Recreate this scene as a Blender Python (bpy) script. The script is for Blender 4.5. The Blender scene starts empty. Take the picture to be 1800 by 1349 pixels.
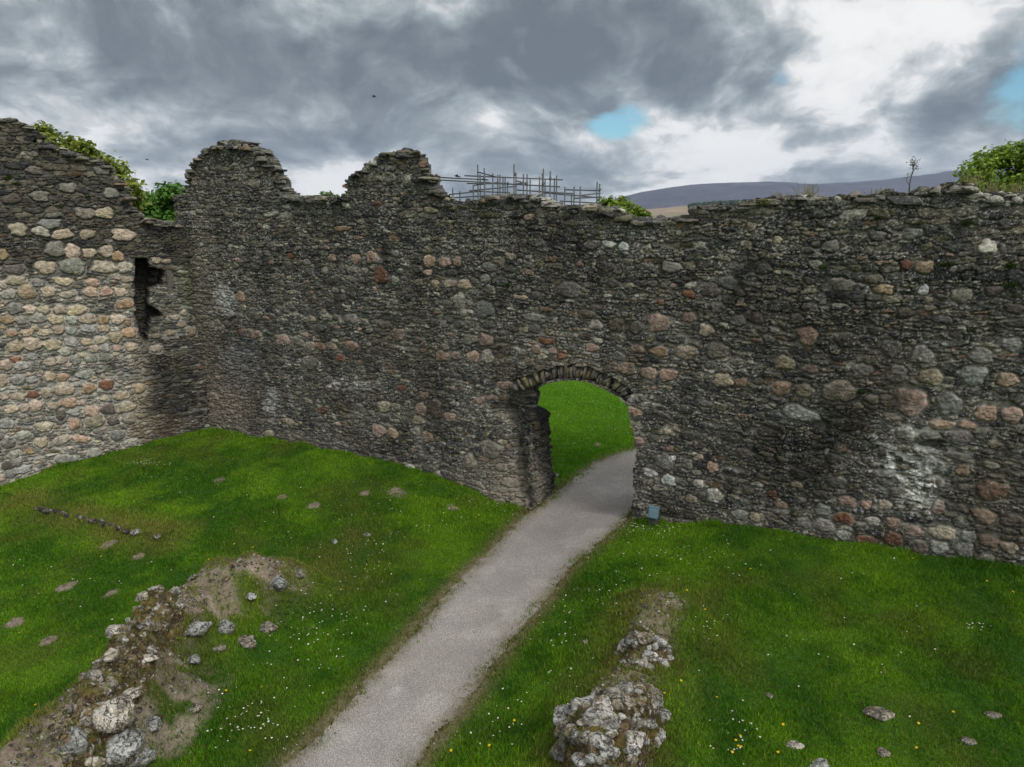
import bpy, math, random
import numpy as np
R = math.radians
rng = np.random.default_rng(7)
random.seed(7)
scene = bpy.context.scene
col = scene.collection

# ------------------------------------------------------------------ camera
CH, PITCH, F = 7.5, R(14.0), 1216.0            # camera height, pitch, focal length in photo pixels (1800 wide)
cd = bpy.data.cameras.new('camera'); cam = bpy.data.objects.new('camera', cd); col.objects.link(cam)
cam.location = (0, 0, CH); cam.rotation_euler = (math.pi/2 - PITCH, 0, 0)
cd.sensor_width = 36; cd.lens = F/1800*36; cd.clip_start = .1; cd.clip_end = 40000
scene.camera = cam
scene.view_settings.view_transform = 'Standard'; scene.view_settings.look = 'None'
scene.view_settings.exposure = 0.0; scene.view_settings.gamma = 1

FW = np.array([0, math.cos(PITCH), -math.sin(PITCH)]); UP = np.array([0, math.sin(PITCH), math.cos(PITCH)])
CAM = np.array([0, 0, CH])
def ray(px, py):
    return np.array([(px-900)/F, 0, 0]) + UP*(674.5-py)/F + FW
def rdir(px, py):
    d = ray(px, py); return d/np.linalg.norm(d)
def at_z(px, py, z=0.):
    d = ray(px, py); return CAM + d*(z-CH)/d[2]
def at_y(px, py, Y):
    d = ray(px, py); return CAM + d*Y/d[1]

# ------------------------------------------------------------------ sun + sky
SUN_AZ, SUN_EL = R(140), R(44)                 # azimuth from +Y towards +X
sd = bpy.data.lights.new('sun', 'SUN'); sun = bpy.data.objects.new('sun', sd); col.objects.link(sun)
sd.energy = 2.0; sd.angle = R(16); sd.color = (1, .95, .87)
sun.rotation_euler = (math.pi/2 - SUN_EL, 0, math.pi - SUN_AZ)

world = bpy.data.worlds.new('World'); scene.world = world; world.use_nodes = True
class NT:
    def __init__(s, nt): s.nt = nt; nt.nodes.clear()
    def n(s, t, **kw):
        x = s.nt.nodes.new(t)
        for k, v in kw.items():
            if k.startswith('i_'):
                x.inputs[k[2:].replace('_', ' ')].default_value = v
            else: setattr(x, k, v)
        return x
    def put(s, sock, v):
        if hasattr(v, 'links') or hasattr(v, 'is_linked'): s.nt.links.new(v, sock)
        else: sock.default_value = v
    def m(s, op, a, b=None, c=None, clamp=False):
        x = s.nt.nodes.new('ShaderNodeMath'); x.operation = op; x.use_clamp = clamp
        for i, v in enumerate((a, b, c)):
            if v is not None: s.put(x.inputs[i], v)
        return x.outputs[0]
    def v(s, op, a, b=None):
        x = s.nt.nodes.new('ShaderNodeVectorMath'); x.operation = op
        s.put(x.inputs[0], a)
        if b is not None: s.put(x.inputs[1], b)
        return x.outputs['Value'] if op in ('DOT_PRODUCT', 'LENGTH', 'DISTANCE') else x.outputs[0]
    def mix(s, f, a, b, bt='MIX'):
        x = s.nt.nodes.new('ShaderNodeMix'); x.data_type = 'RGBA'; x.blend_type = bt
        s.put(x.inputs['Factor'], f); s.put(x.inputs['A'], a); s.put(x.inputs['B'], b)
        return x.outputs['Result']
    def noise(s, vec, scale, detail=5, rough=.55, out='Fac', dist=0, lac=2.0):
        x = s.nt.nodes.new('ShaderNodeTexNoise'); s.put(x.inputs['Vector'], vec)
        x.inputs['Scale'].default_value = scale; x.inputs['Detail'].default_value = detail
        x.inputs['Roughness'].default_value = rough; x.inputs['Distortion'].default_value = dist
        x.inputs['Lacunarity'].default_value = lac
        return x.outputs[out]
    def ss(s, x, lo, hi, a=0., b=1.):
        r = s.nt.nodes.new('ShaderNodeMapRange'); r.interpolation_type = 'SMOOTHSTEP'
        s.put(r.inputs[0], x); r.inputs[1].default_value = lo; r.inputs[2].default_value = hi
        r.inputs[3].default_value = a; r.inputs[4].default_value = b
        return r.outputs[0]
    def ramp(s, f, stops):
        r = s.nt.nodes.new('ShaderNodeValToRGB'); s.put(r.inputs[0], f)
        e = r.color_ramp.elements
        e[0].position, e[0].color = stops[0][0], (*stops[0][1], 1); e[1].position, e[1].color = stops[-1][0], (*stops[-1][1], 1)
        for p, c in stops[1:-1]:
            q = e.new(p); q.color = (*c, 1)
        return r.outputs[0]

def build_sky():
    w = NT(world.node_tree)
    tc = w.n('ShaderNodeTexCoord').outputs['Generated']
    d = w.v('NORMALIZE', tc)
    sp = w.n('ShaderNodeSeparateXYZ'); w.put(sp.inputs[0], d)
    x, y, z = sp.outputs
    # cloud banks: noise over the directions of the sky, wider than high and flatter towards the horizon
    zf = w.m('DIVIDE', z, w.m('ADD', w.m('MULTIPLY', w.m('ABSOLUTE', z), .6), .3))
    cb = w.n('ShaderNodeCombineXYZ'); w.put(cb.inputs[0], x); w.put(cb.inputs[1], y); w.put(cb.inputs[2], w.m('MULTIPLY', zf, .80))
    p = cb.outputs[0]
    warp = w.noise(p, 4.2, 4, .5, 'Color')
    wv = w.v('SCALE', w.v('SUBTRACT', warp, (.5, .5, .5))); wv.node.inputs['Scale'].default_value = .16
    pw = w.v('ADD', p, wv)
    def dens(off):
        q = w.v('ADD', pw, off)
        a = w.noise(q, 5.0, 10, .54)
        b = w.noise(w.v('ADD', q, (3.1, 7.7, 1.3)), 11., 8, .55)
        return w.m('ADD', w.m('MULTIPLY', a, .6), w.m('MULTIPLY', b, .4))
    D0 = dens((0, 0, 0)); D1 = dens((.012, 0, .030))
    lit = w.m('SUBTRACT', D0, D1)                           # side of each billow turned to the light
    def lobe(px, py, rx, k=1., sy=1.):
        # a cloud mass of its own round one direction of the sky (wider than high when sy > 1)
        c = rdir(px, py)
        df = w.v('MULTIPLY', w.v('SUBTRACT', d, tuple(c)), (1, 1, sy))
        q = w.m('DIVIDE', w.v('LENGTH', df), rx/F)
        return w.m('MULTIPLY', w.m('EXPONENT', w.m('MULTIPLY', w.m('MULTIPLY', q, q), -1.)), k)
    th = w.m('MULTIPLY_ADD', w.m('SUBTRACT', D0, .5), 3.1, .52)
    th = w.m('SUBTRACT', th, w.m('MULTIPLY', lit, 3.6))
    for a in LOBES: th = w.m('ADD', th, lobe(*a))
    cc = w.ramp(th, [(.12, (.95, .95, .94)), (.28, (.88, .88, .88)), (.40, (.62, .645, .66)), (.52, (.42, .465, .495)),
                     (.66, (.285, .33, .36)), (.80, (.205, .243, .278)), (1., (.148, .178, .212))])
    fine = w.noise(w.v('ADD', pw, (9., 2., 5.)), 4.5, 7, .62)
    cc = w.mix(w.ss(fine, .4, .75, 0, .14), cc, (.80, .82, .84, 1))
    hole = None
    for a in HOLES: hole = lobe(*a) if hole is None else w.m('MAXIMUM', hole, lobe(*a))
    hole = w.m('SUBTRACT', hole, w.m('MULTIPLY', w.m('SUBTRACT', D0, .5), 2.6))
    hole = w.m('ADD', hole, w.m('MULTIPLY', w.m('SUBTRACT', fine, .5), 1.2))
    hole = w.ss(hole, .50, .98)
    # brighter cloud where the sun stands behind it (behind and right of the viewer)
    sdv = (math.sin(SUN_AZ)*math.cos(SUN_EL), math.cos(SUN_AZ)*math.cos(SUN_EL), math.sin(SUN_EL))
    sg = w.m('POWER', w.m('MAXIMUM', w.v('DOT_PRODUCT', d, sdv), 0.), 2.)
    gain = w.m('ADD', w.m('ADD', 1., w.m('MULTIPLY', sg, 1.6)), w.ss(z, .30, .8, 0., 1.1))   # thinner, brighter overcast high up
    cs = w.v('SCALE', cc); w.put(cs.node.inputs['Scale'], gain)
    b1 = w.n('ShaderNodeBackground'); w.put(b1.inputs[0], cs); b1.inputs[1].default_value = 1.0
    sky = w.n('ShaderNodeTexSky', sky_type='NISHITA', sun_disc=False, sun_elevation=SUN_EL, sun_rotation=SUN_AZ)
    sky.air_density = 1.0; sky.dust_density = 0.; sky.ozone_density = 1.6
    b2 = w.n('ShaderNodeBackground'); w.put(b2.inputs[0], w.mix(1., sky.outputs[0], (.72, 1.08, 1.12, 1), 'MULTIPLY')); b2.inputs[1].default_value = .095
    mx = w.n('ShaderNodeMixShader'); w.put(mx.inputs[0], hole)
    w.put(mx.inputs[1], b1.outputs[0]); w.put(mx.inputs[2], b2.outputs[0])
    o = w.n('ShaderNodeOutputWorld'); w.put(o.inputs[0], mx.outputs[0])
# (px, py, radius px, strength, flattening): thick masses +, thin bright cloud -
LOBES = [(800, 30, 420, .28, 1.7), (1040, 90, 200, .30, 1.3), (250, 70, 420, .22, 2.2), (350, 150, 280, .14, 3.5),
         (1510, 110, 170, -.24, 1.2), (1330, 70, 130, -.08, 1.), (1640, 75, 130, -.20, 1.3), (1430, 225, 170, -.14, 2.), (1250, 265, 220, -.16, 4.),
         (1640, 205, 170, .44, 3.0), (1800, 190, 130, .24, 1.6), (1790, 20, 130, .12, 1.), (1230, 175, 110, .14, 1.8),
         (40, 185, 150, -.26, 4.), (520, 300, 110, -.30, 3.), (620, 205, 240, -.20, 6.), (880, 215, 170, -.26, 4.), (250, 300, 160, -.14, 5.), (700, 300, 220, -.16, 6.), (960, 290, 260, -.20, 5.),
         (420, 250, 260, .10, 7.), (800, 262, 180, .10, 7.), (1150, 330, 500, -.05, 8.), (1560, 270, 260, -.12, 7.)]
HOLES = [(1085, 222, 66, .98, 1.7), (1372, 133, 34, .90, .9), (1840, 130, 80, .95, 1.)]
build_sky()

# ------------------------------------------------------------------ helpers
def h2(ix, iy, seed):
    h = (ix.astype(np.int64)*374761393 + iy.astype(np.int64)*668265263 + seed*1442695041) & 0xffffffff
    h = ((h ^ (h >> 13))*1274126177) & 0xffffffff
    h = ((h ^ (h >> 16))*2246822519) & 0xffffffff
    return ((h ^ (h >> 15)) & 0xffffff)/float(0xffffff)
def vnoise(x, y, seed=0):
    x = np.asarray(x, float); y = np.asarray(y, float)
    ix, iy = np.floor(x), np.floor(y); fx, fy = x-ix, y-iy
    fx = fx*fx*(3-2*fx); fy = fy*fy*(3-2*fy)
    a, b, c, d = h2(ix, iy, seed), h2(ix+1, iy, seed), h2(ix, iy+1, seed), h2(ix+1, iy+1, seed)
    return (a*(1-fx)+b*fx)*(1-fy) + (c*(1-fx)+d*fx)*fy
def fbm(x, y, o=4, seed=0, g=.5):
    s = 0; a = 1; t = 0
    for i in range(o):
        s = s + a*vnoise(x*2**i+13.7*i, y*2**i+7.1*i, seed+i); t += a; a *= g
    return s/t
def vn3(P, k, seed=0, o=3):
    s = 0; a = 1.; t = 0
    for i in range(o):
        x, y, z = (P[:, j]*k*2**i+5.3*i+seed*.37 for j in range(3)); iz = np.floor(z); f = z-iz; f = f*f*(3-2*f)
        s = s+a*(vnoise(x, y, (seed+iz*57).astype(np.int64))*(1-f)+vnoise(x, y, (seed+(iz+1)*57).astype(np.int64))*f); t += a; a *= .55
    return s/t
def sstep(x, a, b):
    t = np.clip((x-a)/(b-a), 0, 1); return t*t*(3-2*t)
def poly_sd(P, X, Y):
    """distance to a polygon's outline, negative inside"""
    P = np.asarray(P, float); d = np.full(X.shape, 1e9); ins = np.zeros(X.shape, bool)
    for i in range(len(P)):
        a, b = P[i], P[(i+1) % len(P)]; e = b-a
        t = np.clip(((X-a[0])*e[0]+(Y-a[1])*e[1])/(e@e+1e-12), 0, 1)
        d = np.minimum(d, np.hypot(X-a[0]-t*e[0], Y-a[1]-t*e[1]))
        c = (a[1] > Y) != (b[1] > Y)
        with np.errstate(divide='ignore', invalid='ignore'):
            ins ^= c & (X < (b[0]-a[0])*(Y-a[1])/(b[1]-a[1]+1e-15)+a[0])
    return np.where(ins, -d, d)
def line_d(P, X, Y):
    """distance to a polyline and the position along it (0..1)"""
    P = np.asarray(P, float); d = np.full(X.shape, 1e9); tt = np.zeros(X.shape); sgn = np.ones(X.shape)
    L = np.r_[0, np.cumsum(np.hypot(*np.diff(P[:, :2], axis=0).T))]
    for i in range(len(P)-1):
        a, b = P[i], P[i+1]; e = b[:2]-a[:2]
        t = np.clip(((X-a[0])*e[0]+(Y-a[1])*e[1])/(e@e), 0, 1)
        q = np.hypot(X-a[0]-t*e[0], Y-a[1]-t*e[1]); m = q < d
        d = np.where(m, q, d); tt = np.where(m, (L[i]+t*(L[i+1]-L[i]))/L[-1], tt)
        sgn = np.where(m, np.sign(e[0]*(Y-a[1])-e[1]*(X-a[0])), sgn)
    return d, tt, sgn

def tag(o, label=None, cat=None, group=None, kind=None):
    for k, v in (('label', label), ('category', cat), ('group', group), ('kind', kind)):
        if v: o[k] = v
    return o
def mesh(name, V, Fs, mat, parent=None, C=None, smooth=True):
    V = np.ascontiguousarray(V, np.float32).reshape(-1, 3)
    if not isinstance(Fs, (list, tuple)): Fs = [Fs]
    Fs = [np.asarray(f, np.int32) for f in Fs if len(f)]
    me = bpy.data.meshes.new(name)
    me.vertices.add(len(V)); me.vertices.foreach_set('co', V.ravel())
    nl = sum(f.size for f in Fs); nf = sum(len(f) for f in Fs)
    me.loops.add(nl); me.polygons.add(nf)
    me.loops.foreach_set('vertex_index', np.concatenate([f.ravel() for f in Fs]))
    tot = np.concatenate([np.full(len(f), f.shape[1], np.int32) for f in Fs])
    me.polygons.foreach_set('loop_start', np.r_[0, np.cumsum(tot)[:-1]].astype(np.int32))
    me.polygons.foreach_set('use_smooth', np.full(nf, smooth))
    me.update(calc_edges=True); me.validate()
    if C is not None:
        C = np.asarray(C, np.float32)
        if C.ndim == 1: C = np.tile(C, (len(V), 1))
        a = me.color_attributes.new('Col', 'FLOAT_COLOR', 'POINT')
        a.data.foreach_set('color', np.c_[np.clip(C, 0, 1), np.ones(len(V))].astype(np.float32).ravel())
    me.materials.append(mat)
    o = bpy.data.objects.new(name, me); col.objects.link(o)
    if parent: o.parent = parent
    return o
def empty(name, loc=(0, 0, 0)):
    o = bpy.data.objects.new(name, None); col.objects.link(o); o.location = loc
    o.empty_display_size = .3
    return o
def joinV(parts):
    """[(V, F, C)] with faces of one size -> one V, F, C"""
    V, Fo, C, n = [], [], [], 0
    for v, f, c in parts:
        V.append(v); Fo.append(np.asarray(f)+n); n += len(v)
        C.append(np.tile(c, (len(v), 1)) if np.ndim(c) == 1 else c)
    return np.concatenate(V), np.concatenate(Fo), np.concatenate(C)
def tube(P, rad, n=6, cap=True):
    P = np.asarray(P, float); k = len(P); rad = np.broadcast_to(rad, (k,))
    T = np.gradient(P, axis=0); T /= np.linalg.norm(T, axis=1)[:, None]+1e-9
    ref = np.array([0, 0, 1.]) if abs(T[0][2]) < .9 else np.array([1., 0, 0])
    A = np.cross(T, ref); A /= np.linalg.norm(A, axis=1)[:, None]+1e-9; B = np.cross(T, A)
    th = np.arange(n)/n*2*math.pi
    V = (P[:, None] + rad[:, None, None]*(np.cos(th)[None, :, None]*A[:, None] + np.sin(th)[None, :, None]*B[:, None])).reshape(-1, 3)
    Fq = [[i*n+j, i*n+(j+1) % n, (i+1)*n+(j+1) % n, (i+1)*n+j] for i in range(k-1) for j in range(n)]
    if cap:
        V = np.r_[V, P[:1], P[-1:]]; a, b = len(V)-2, len(V)-1
        Fq += [[a, (j+1) % n, j, j] for j in range(0)]
        for j in range(0, n, 2):
            Fq.append([a, (j+2) % n, (j+1) % n, j]); Fq.append([b, (k-1)*n+j, (k-1)*n+(j+1) % n, (k-1)*n+(j+2) % n])
    return V, np.array(Fq)

# ------------------------------------------------------------------ materials
def mat_new(name):
    m = bpy.data.materials.new(name); m.use_nodes = True
    return m, NT(m.node_tree)
def finish(w, colr, rough=.9, bump=None, bs=.4, bd=.01, spec=.25, trans=None):
    b = w.n('ShaderNodeBsdfPrincipled'); w.put(b.inputs['Base Color'], colr); w.put(b.inputs['Roughness'], rough)
    b.inputs['Specular IOR Level'].default_value = spec
    if bump is not None:
        k = w.n('ShaderNodeBump'); k.inputs['Strength'].default_value = bs; k.inputs['Distance'].default_value = bd
        w.put(k.inputs['Height'], bump); w.put(b.inputs['Normal'], k.outputs[0])
    sh = b.outputs[0]
    if trans:
        t = w.n('ShaderNodeBsdfTranslucent'); w.put(t.inputs[0], colr)
        x = w.n('ShaderNodeMixShader'); x.inputs[0].default_value = trans; w.put(x.inputs[1], sh); w.put(x.inputs[2], t.outputs[0]); sh = x.outputs[0]
    o = w.n('ShaderNodeOutputMaterial'); w.put(o.inputs[0], sh)
def mat_stone(name, lichen=.5, spk=22., gain=1., moss=0.):
    m, w = mat_new(name)
    c = w.n('ShaderNodeAttribute', attribute_name='Col').outputs['Color']
    P = w.n('ShaderNodeTexCoord').outputs['Object']
    n1 = w.noise(P, 9, 6, .65); n2 = w.noise(P, 42, 5, .7)
    f = w.m('MULTIPLY', w.ss(n1, .25, .75, .55, 1.5), w.ss(n2, .25, .75, .6, 1.42))
    cs = w.v('SCALE', c); w.put(cs.node.inputs['Scale'], w.m('MULTIPLY', f, gain))
    l = w.noise(P, spk, 4, .7); lz = w.noise(P, 1.3, 3, .5)
    lm = w.m('MULTIPLY', w.ss(l, .585, .66), w.ss(lz, .38, .66, .15, 1.))
    cc = w.mix(w.m('MULTIPLY', lm, lichen), cs, (.42, .42, .37, 1))
    o = w.noise(w.v('ADD', P, (5., 9., 2.)), 15, 4, .65)
    cc = w.mix(w.ss(o, .66, .76, 0, .45), cc, (.15, .085, .035, 1))
    if moss:
        mo = w.noise(w.v('ADD', P, (2., 3., 8.)), 3.4, 5, .65)
        cc = w.mix(w.ss(mo, .54, .66, 0, moss), cc, (.09, .10, .025, 1))
    finish(w, cc, .93, w.m('ADD', w.m('MULTIPLY', n2, .6), n1), .8, .03, .15)
    return m
M_WALL = mat_stone('wall_stone', 1., 27., 1.12)
M_TOWER = mat_stone('tower_stone', .5, 26., 1.3)
def mat_rock():
    m, w = mat_new('field_rock')
    c = w.n('ShaderNodeAttribute', attribute_name='Col').outputs['Color']
    P = w.n('ShaderNodeTexCoord').outputs['Object']
    n1 = w.noise(P, 5, 6, .68); n2 = w.noise(P, 34, 5, .72); n3 = w.noise(w.v('ADD', P, (3., 1., 7.)), 6.5, 6, .62, dist=.5)
    f = w.m('MULTIPLY', w.ss(n1, .3, .7, .42, 1.35), w.ss(n2, .25, .75, .5, 1.5))
    cs = w.v('SCALE', c); w.put(cs.node.inputs['Scale'], f)
    li = w.noise(w.v('ADD', P, (7., 2., 4.)), 11, 5, .7)
    cc = w.mix(w.ss(li, .54, .63, 0, .6), cs, (.47, .455, .41, 1))          # pale crustose lichen
    dk = w.noise(w.v('ADD', P, (1., 8., 2.)), 8, 6, .75)
    cc = w.mix(w.ss(dk, .56, .64, 0, .8), cc, (.045, .043, .04, 1))          # black lichen and pits
    crack = w.ss(w.m('ABSOLUTE', w.m('SUBTRACT', n3, .5)), .0, .028, .85, 0.)
    cc = w.mix(crack, cc, (.04, .03, .02, 1))
    mo = w.noise(w.v('ADD', P, (2., 3., 8.)), 4.2, 5, .65)
    nz = w.n('ShaderNodeNewGeometry').outputs['Normal']; sp = w.n('ShaderNodeSeparateXYZ'); w.put(sp.inputs[0], nz)
    cc = w.mix(w.m('MULTIPLY', w.ss(mo, .52, .60, 0, .8), w.ss(sp.outputs[2], -.1, .5)), cc, w.mix(w.ss(n1, .4, .6), (.14, .085, .025, 1), (.075, .085, .02, 1)))
    finish(w, cc, .95, w.m('SUBTRACT', w.m('ADD', w.m('MULTIPLY', n2, .6), n1), w.m('MULTIPLY', crack, .6)), 1., .05, .12)
    return m
M_ROCK = mat_rock()
def mat_attr(name, rough=.9, amt=.35, scale=30., bs=.5, bd=.02, trans=None, spec=.2):
    m, w = mat_new(name)
    c = w.n('ShaderNodeAttribute', attribute_name='Col').outputs['Color']
    P = w.n('ShaderNodeTexCoord').outputs['Object']
    n = w.noise(P, scale, 5, .7)
    cs = w.v('SCALE', c); w.put(cs.node.inputs['Scale'], w.ss(n, .25, .75, 1-amt, 1+amt))
    finish(w, cs, rough, n, bs, bd, spec, trans)
    return m
M_GROUND = mat_attr('turf_soil', .95, .45, 22., .8, .04)
M_GRASS = mat_attr('grass_blade', .6, .1, 5., 0, 0, trans=.3, spec=.2)
M_LEAF = mat_attr('leaf', .55, .15, 8., 0, 0, trans=.35, spec=.3)
M_BARK = mat_attr('bark', .9, .4, 14.)
M_PETAL = mat_attr('petal', .6, .05, 5., 0, 0, trans=.2)
M_HILL = mat_attr('moor', .95, .25, .012, 0, 0)
def mat_path():
    m, w = mat_new('gravel')
    P = w.n('ShaderNodeTexCoord').outputs['Object']
    c = w.n('ShaderNodeAttribute', attribute_name='Col').outputs['Color']
    a = w.noise(P, 55, 3, .75); b = w.noise(P, 1.1, 5, .6); g = w.noise(P, 140, 2, .8)
    v = w.n('ShaderNodeTexVoronoi'); w.put(v.inputs['Vector'], P); v.inputs['Scale'].default_value = 48
    pebble = w.ss(v.outputs['Distance'], .15, .62, 1.2, .7)
    f = w.m('MULTIPLY', w.m('MULTIPLY', w.ss(a, .25, .75, .62, 1.38), w.ss(b, .25, .75, .88, 1.1)), w.m('MULTIPLY', pebble, w.ss(g, .2, .8, .75, 1.25)))
    cs = w.v('SCALE', c); w.put(cs.node.inputs['Scale'], f)
    finish(w, cs, .95, w.m('ADD', a, pebble), .6, .012, .15)
    return m
M_PATH = mat_path()
def mat_plain(name, c, rough=.5, metal=0., amt=.12):
    m, w = mat_new(name)
    P = w.n('ShaderNodeTexCoord').outputs['Object']
    n = w.noise(P, 9, 5, .65)
    cc = w.mix(n, tuple(x*(1-amt) for x in c)+(1,), tuple(min(1, x*(1+amt)) for x in c)+(1,))
    finish(w, cc, rough, n, .15, .004, .4)
    m.node_tree.nodes['Principled BSDF'].inputs['Metallic'].default_value = metal
    return m
M_STEEL = mat_plain('galvanised_steel', (.07, .072, .075), .55, .4, .3)
M_CASE = mat_plain('grey_blue_paint', (.105, .17, .205), .45)
M_LENS = mat_plain('dark_lens', (.05, .06, .065), .2)
M_BIRD = mat_plain('dark_feather', (.03, .03, .035), .7)

# ------------------------------------------------------------------ wall frames (plan)
C0 = np.array([-10.7, 23.4])                                       # the inner corner
def unit(v): v = np.asarray(v, float); return v/np.linalg.norm(v)
class Frame:
    def __init__(s, d, back): s.d = unit(d); s.b = unit(back)
    def world(s, u, v, w):
        return np.stack([C0[0]+s.d[0]*u+s.b[0]*w, C0[1]+s.d[1]*u+s.b[1]*w, v+0*u], -1)
    def uv(s, px, py, w=0.):
        r = ray(px, py); o = np.array([C0[0]+s.b[0]*w, C0[1]+s.b[1]*w])
        t = (o@s.b)/(r[:2]@s.b); p = r*t
        return float((p[:2]-o)@s.d), float(p[2]+CH)
    def uw(s, x, y):
        X, Y = x-C0[0], y-C0[1]
        return X*s.d[0]+Y*s.d[1], X*s.b[0]+Y*s.b[1]
MAIN = Frame((1, -.535), (.535, 1))
TOWER = Frame((-1, -.60), (-.60, 1))
TH = 2.3

# ------------------------------------------------------------------ ground height
base_main = [(370, 755), (450, 768), (540, 783), (640, 803), (740, 828), (820, 855), (880, 882), (925, 897), (1112, 914), (1180, 917), (1260, 920),
             (1400, 938), (1560, 965), (1700, 985), (1800, 1000)]
base_tower = [(300, 768), (240, 785), (150, 808), (75, 830), (0, 860)]
CP = []
for f, l in ((MAIN, base_main), (TOWER, base_tower)):
    for p in l:
        u, v = f.uv(*p); q = f.world(np.array(u), v, 0.); CP.append((q[0], q[1], v))
CP += [(0, 8, 0), (0, 3, 0), (-3.3, 10, -.05), (1.5, 13.5, -.08), (-8, 10, -.45), (-6, 14, -.15), (-11, 15, -.5), (-16, 12, -.9), (7, 9, .12), (10, 10, .4), (14, 6, .5),
       (4, 18.5, -.16), (4.5, 21, -.1), (5, 28, 0), (0, 36, .05), (15, 25, .2), (-8, 34, 0), (20, 40, 0), (22, 6, .8), (-20, 30, -.2), (0, -6, 0), (-25, 0, -.8), (25, -5, .5)]
CP = np.array(CP)
_k = lambda r: np.sqrt(r*r+2.5)
_A = _k(np.hypot(CP[:, None, 0]-CP[None, :, 0], CP[:, None, 1]-CP[None, :, 1]))
_wt = np.linalg.solve(_A+np.eye(len(CP))*-.02, CP[:, 2])
def base_z(x, y):
    z = np.zeros(np.shape(x))
    for c, wt in zip(CP, _wt): z = z + wt*_k(np.hypot(x-c[0], y-c[1]))
    return np.clip(z, -1.6, 1.4)
def g0(px, py, up=0.):
    p = at_z(px, py, up)
    for _ in range(6): p = at_z(px, py, float(base_z(p[0], p[1]))+up)
    return p
RIDGE_L = [g0(*p, .45)[:2] for p in [(560, 975), (500, 1003), (420, 1030), (340, 1078), (285, 1130), (235, 1200), (180, 1265), (110, 1340), (40, 1420)]]
RIDGE_R = [g0(*p, .45)[:2] for p in [(1195, 1050), (1160, 1085), (1130, 1150), (1100, 1225), (1070, 1300), (1040, 1390)]]
KERB = [g0(*p)[:2] for p in [(30, 880), (75, 897), (140, 913), (220, 935), (300, 950)]]
LUMP = g0(640, 950)[:2]
def ground_z(x, y, rough=True):
    x = np.asarray(x, float); y = np.asarray(y, float)
    z = base_z(x, y)
    n = fbm(x*1.7, y*1.7, 3, 5)
    d, t, s = line_d(RIDGE_L, x, y)
    wd = np.where(s > 0, .95, .50)*(.75+.5*n)            # steeper on the lawn side
    z = z + np.exp(-(d/wd)**2.6)*(.50+.70*sstep(t, .0, .35))*sstep(t, -.02, .12)*(.75+.5*n)
    d, t, s = line_d(RIDGE_R, x, y)
    z = z + np.exp(-(d/(.85*(.75+.5*n)))**2.)*(.50+.1*t)*(.7+.6*n)*sstep(t, -.03, .12) + .28*np.exp(-(d/1.7)**2)
    d, t, s = line_d(KERB, x, y)
    z = z + .13*np.where(s > 0, np.exp(-(d/1.4)**2), np.exp(-(d/.16)**2))
    z = z + .16*np.exp(-((x-LUMP[0])**2+(y-LUMP[1])**2)/.9)
    if rough:
        z = z + (fbm(x*.9, y*.9, 3, 11)-.5)*.09 + (fbm(x*5, y*5, 2, 17)-.5)*.035
    return z
def gp(px, py, up=0.):
    p = g0(px, py)
    for _ in range(10): p = at_z(px, py, .5*p[2]+.5*(float(ground_z(p[0], p[1]))+up))
    return p

# path outline (plan)
left_e = [(330, 1560), (420, 1430), (490, 1349), (560, 1287), (628, 1212), (702, 1137), (762, 1062), (812, 1012), (852, 975), (884, 940), (915, 908), (942, 890), (985, 857), (1040, 816),
          (1085, 797), (1125, 786), (1200, 772), (1330, 757)]
right_e = [(1400, 800), (1250, 830), (1160, 868), (1114, 905), (1090, 926), (1050, 962), (1000, 1008), (950, 1072), (900, 1134), (850, 1203), (792, 1272), (737, 1349), (690, 1440), (640, 1560)]
PATH = [g0(*p)[:2] for p in left_e+right_e]

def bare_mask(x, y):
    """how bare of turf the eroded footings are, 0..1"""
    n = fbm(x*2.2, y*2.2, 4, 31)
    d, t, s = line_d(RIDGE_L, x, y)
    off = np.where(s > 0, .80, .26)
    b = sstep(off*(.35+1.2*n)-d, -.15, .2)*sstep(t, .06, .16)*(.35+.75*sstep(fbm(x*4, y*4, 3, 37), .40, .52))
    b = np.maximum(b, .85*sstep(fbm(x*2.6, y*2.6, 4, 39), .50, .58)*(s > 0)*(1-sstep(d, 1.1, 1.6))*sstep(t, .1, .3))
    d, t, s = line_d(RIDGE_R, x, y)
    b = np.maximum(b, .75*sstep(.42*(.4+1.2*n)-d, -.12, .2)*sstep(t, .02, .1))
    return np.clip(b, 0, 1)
def dry_mask(x, y):
    """yellow thin turf: round the footings, the kerb, the path verges"""
    n = fbm(x*1.3, y*1.3, 4, 41)
    d, t, s = line_d(RIDGE_L, x, y); a = np.exp(-(d/1.15)**2)
    d, t, s = line_d(RIDGE_R, x, y); a = np.maximum(a, np.exp(-(d/.95)**2))
    d, t, s = line_d(KERB, x, y); a = np.maximum(a, .95*np.exp(-(d/.75)**2))
    a = np.maximum(a, .7*np.exp(-((x-LUMP[0])**2+(y-LUMP[1])**2)/.8))
    return np.clip(a*(.2+1.1*n)-.1, 0, .9)
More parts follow.
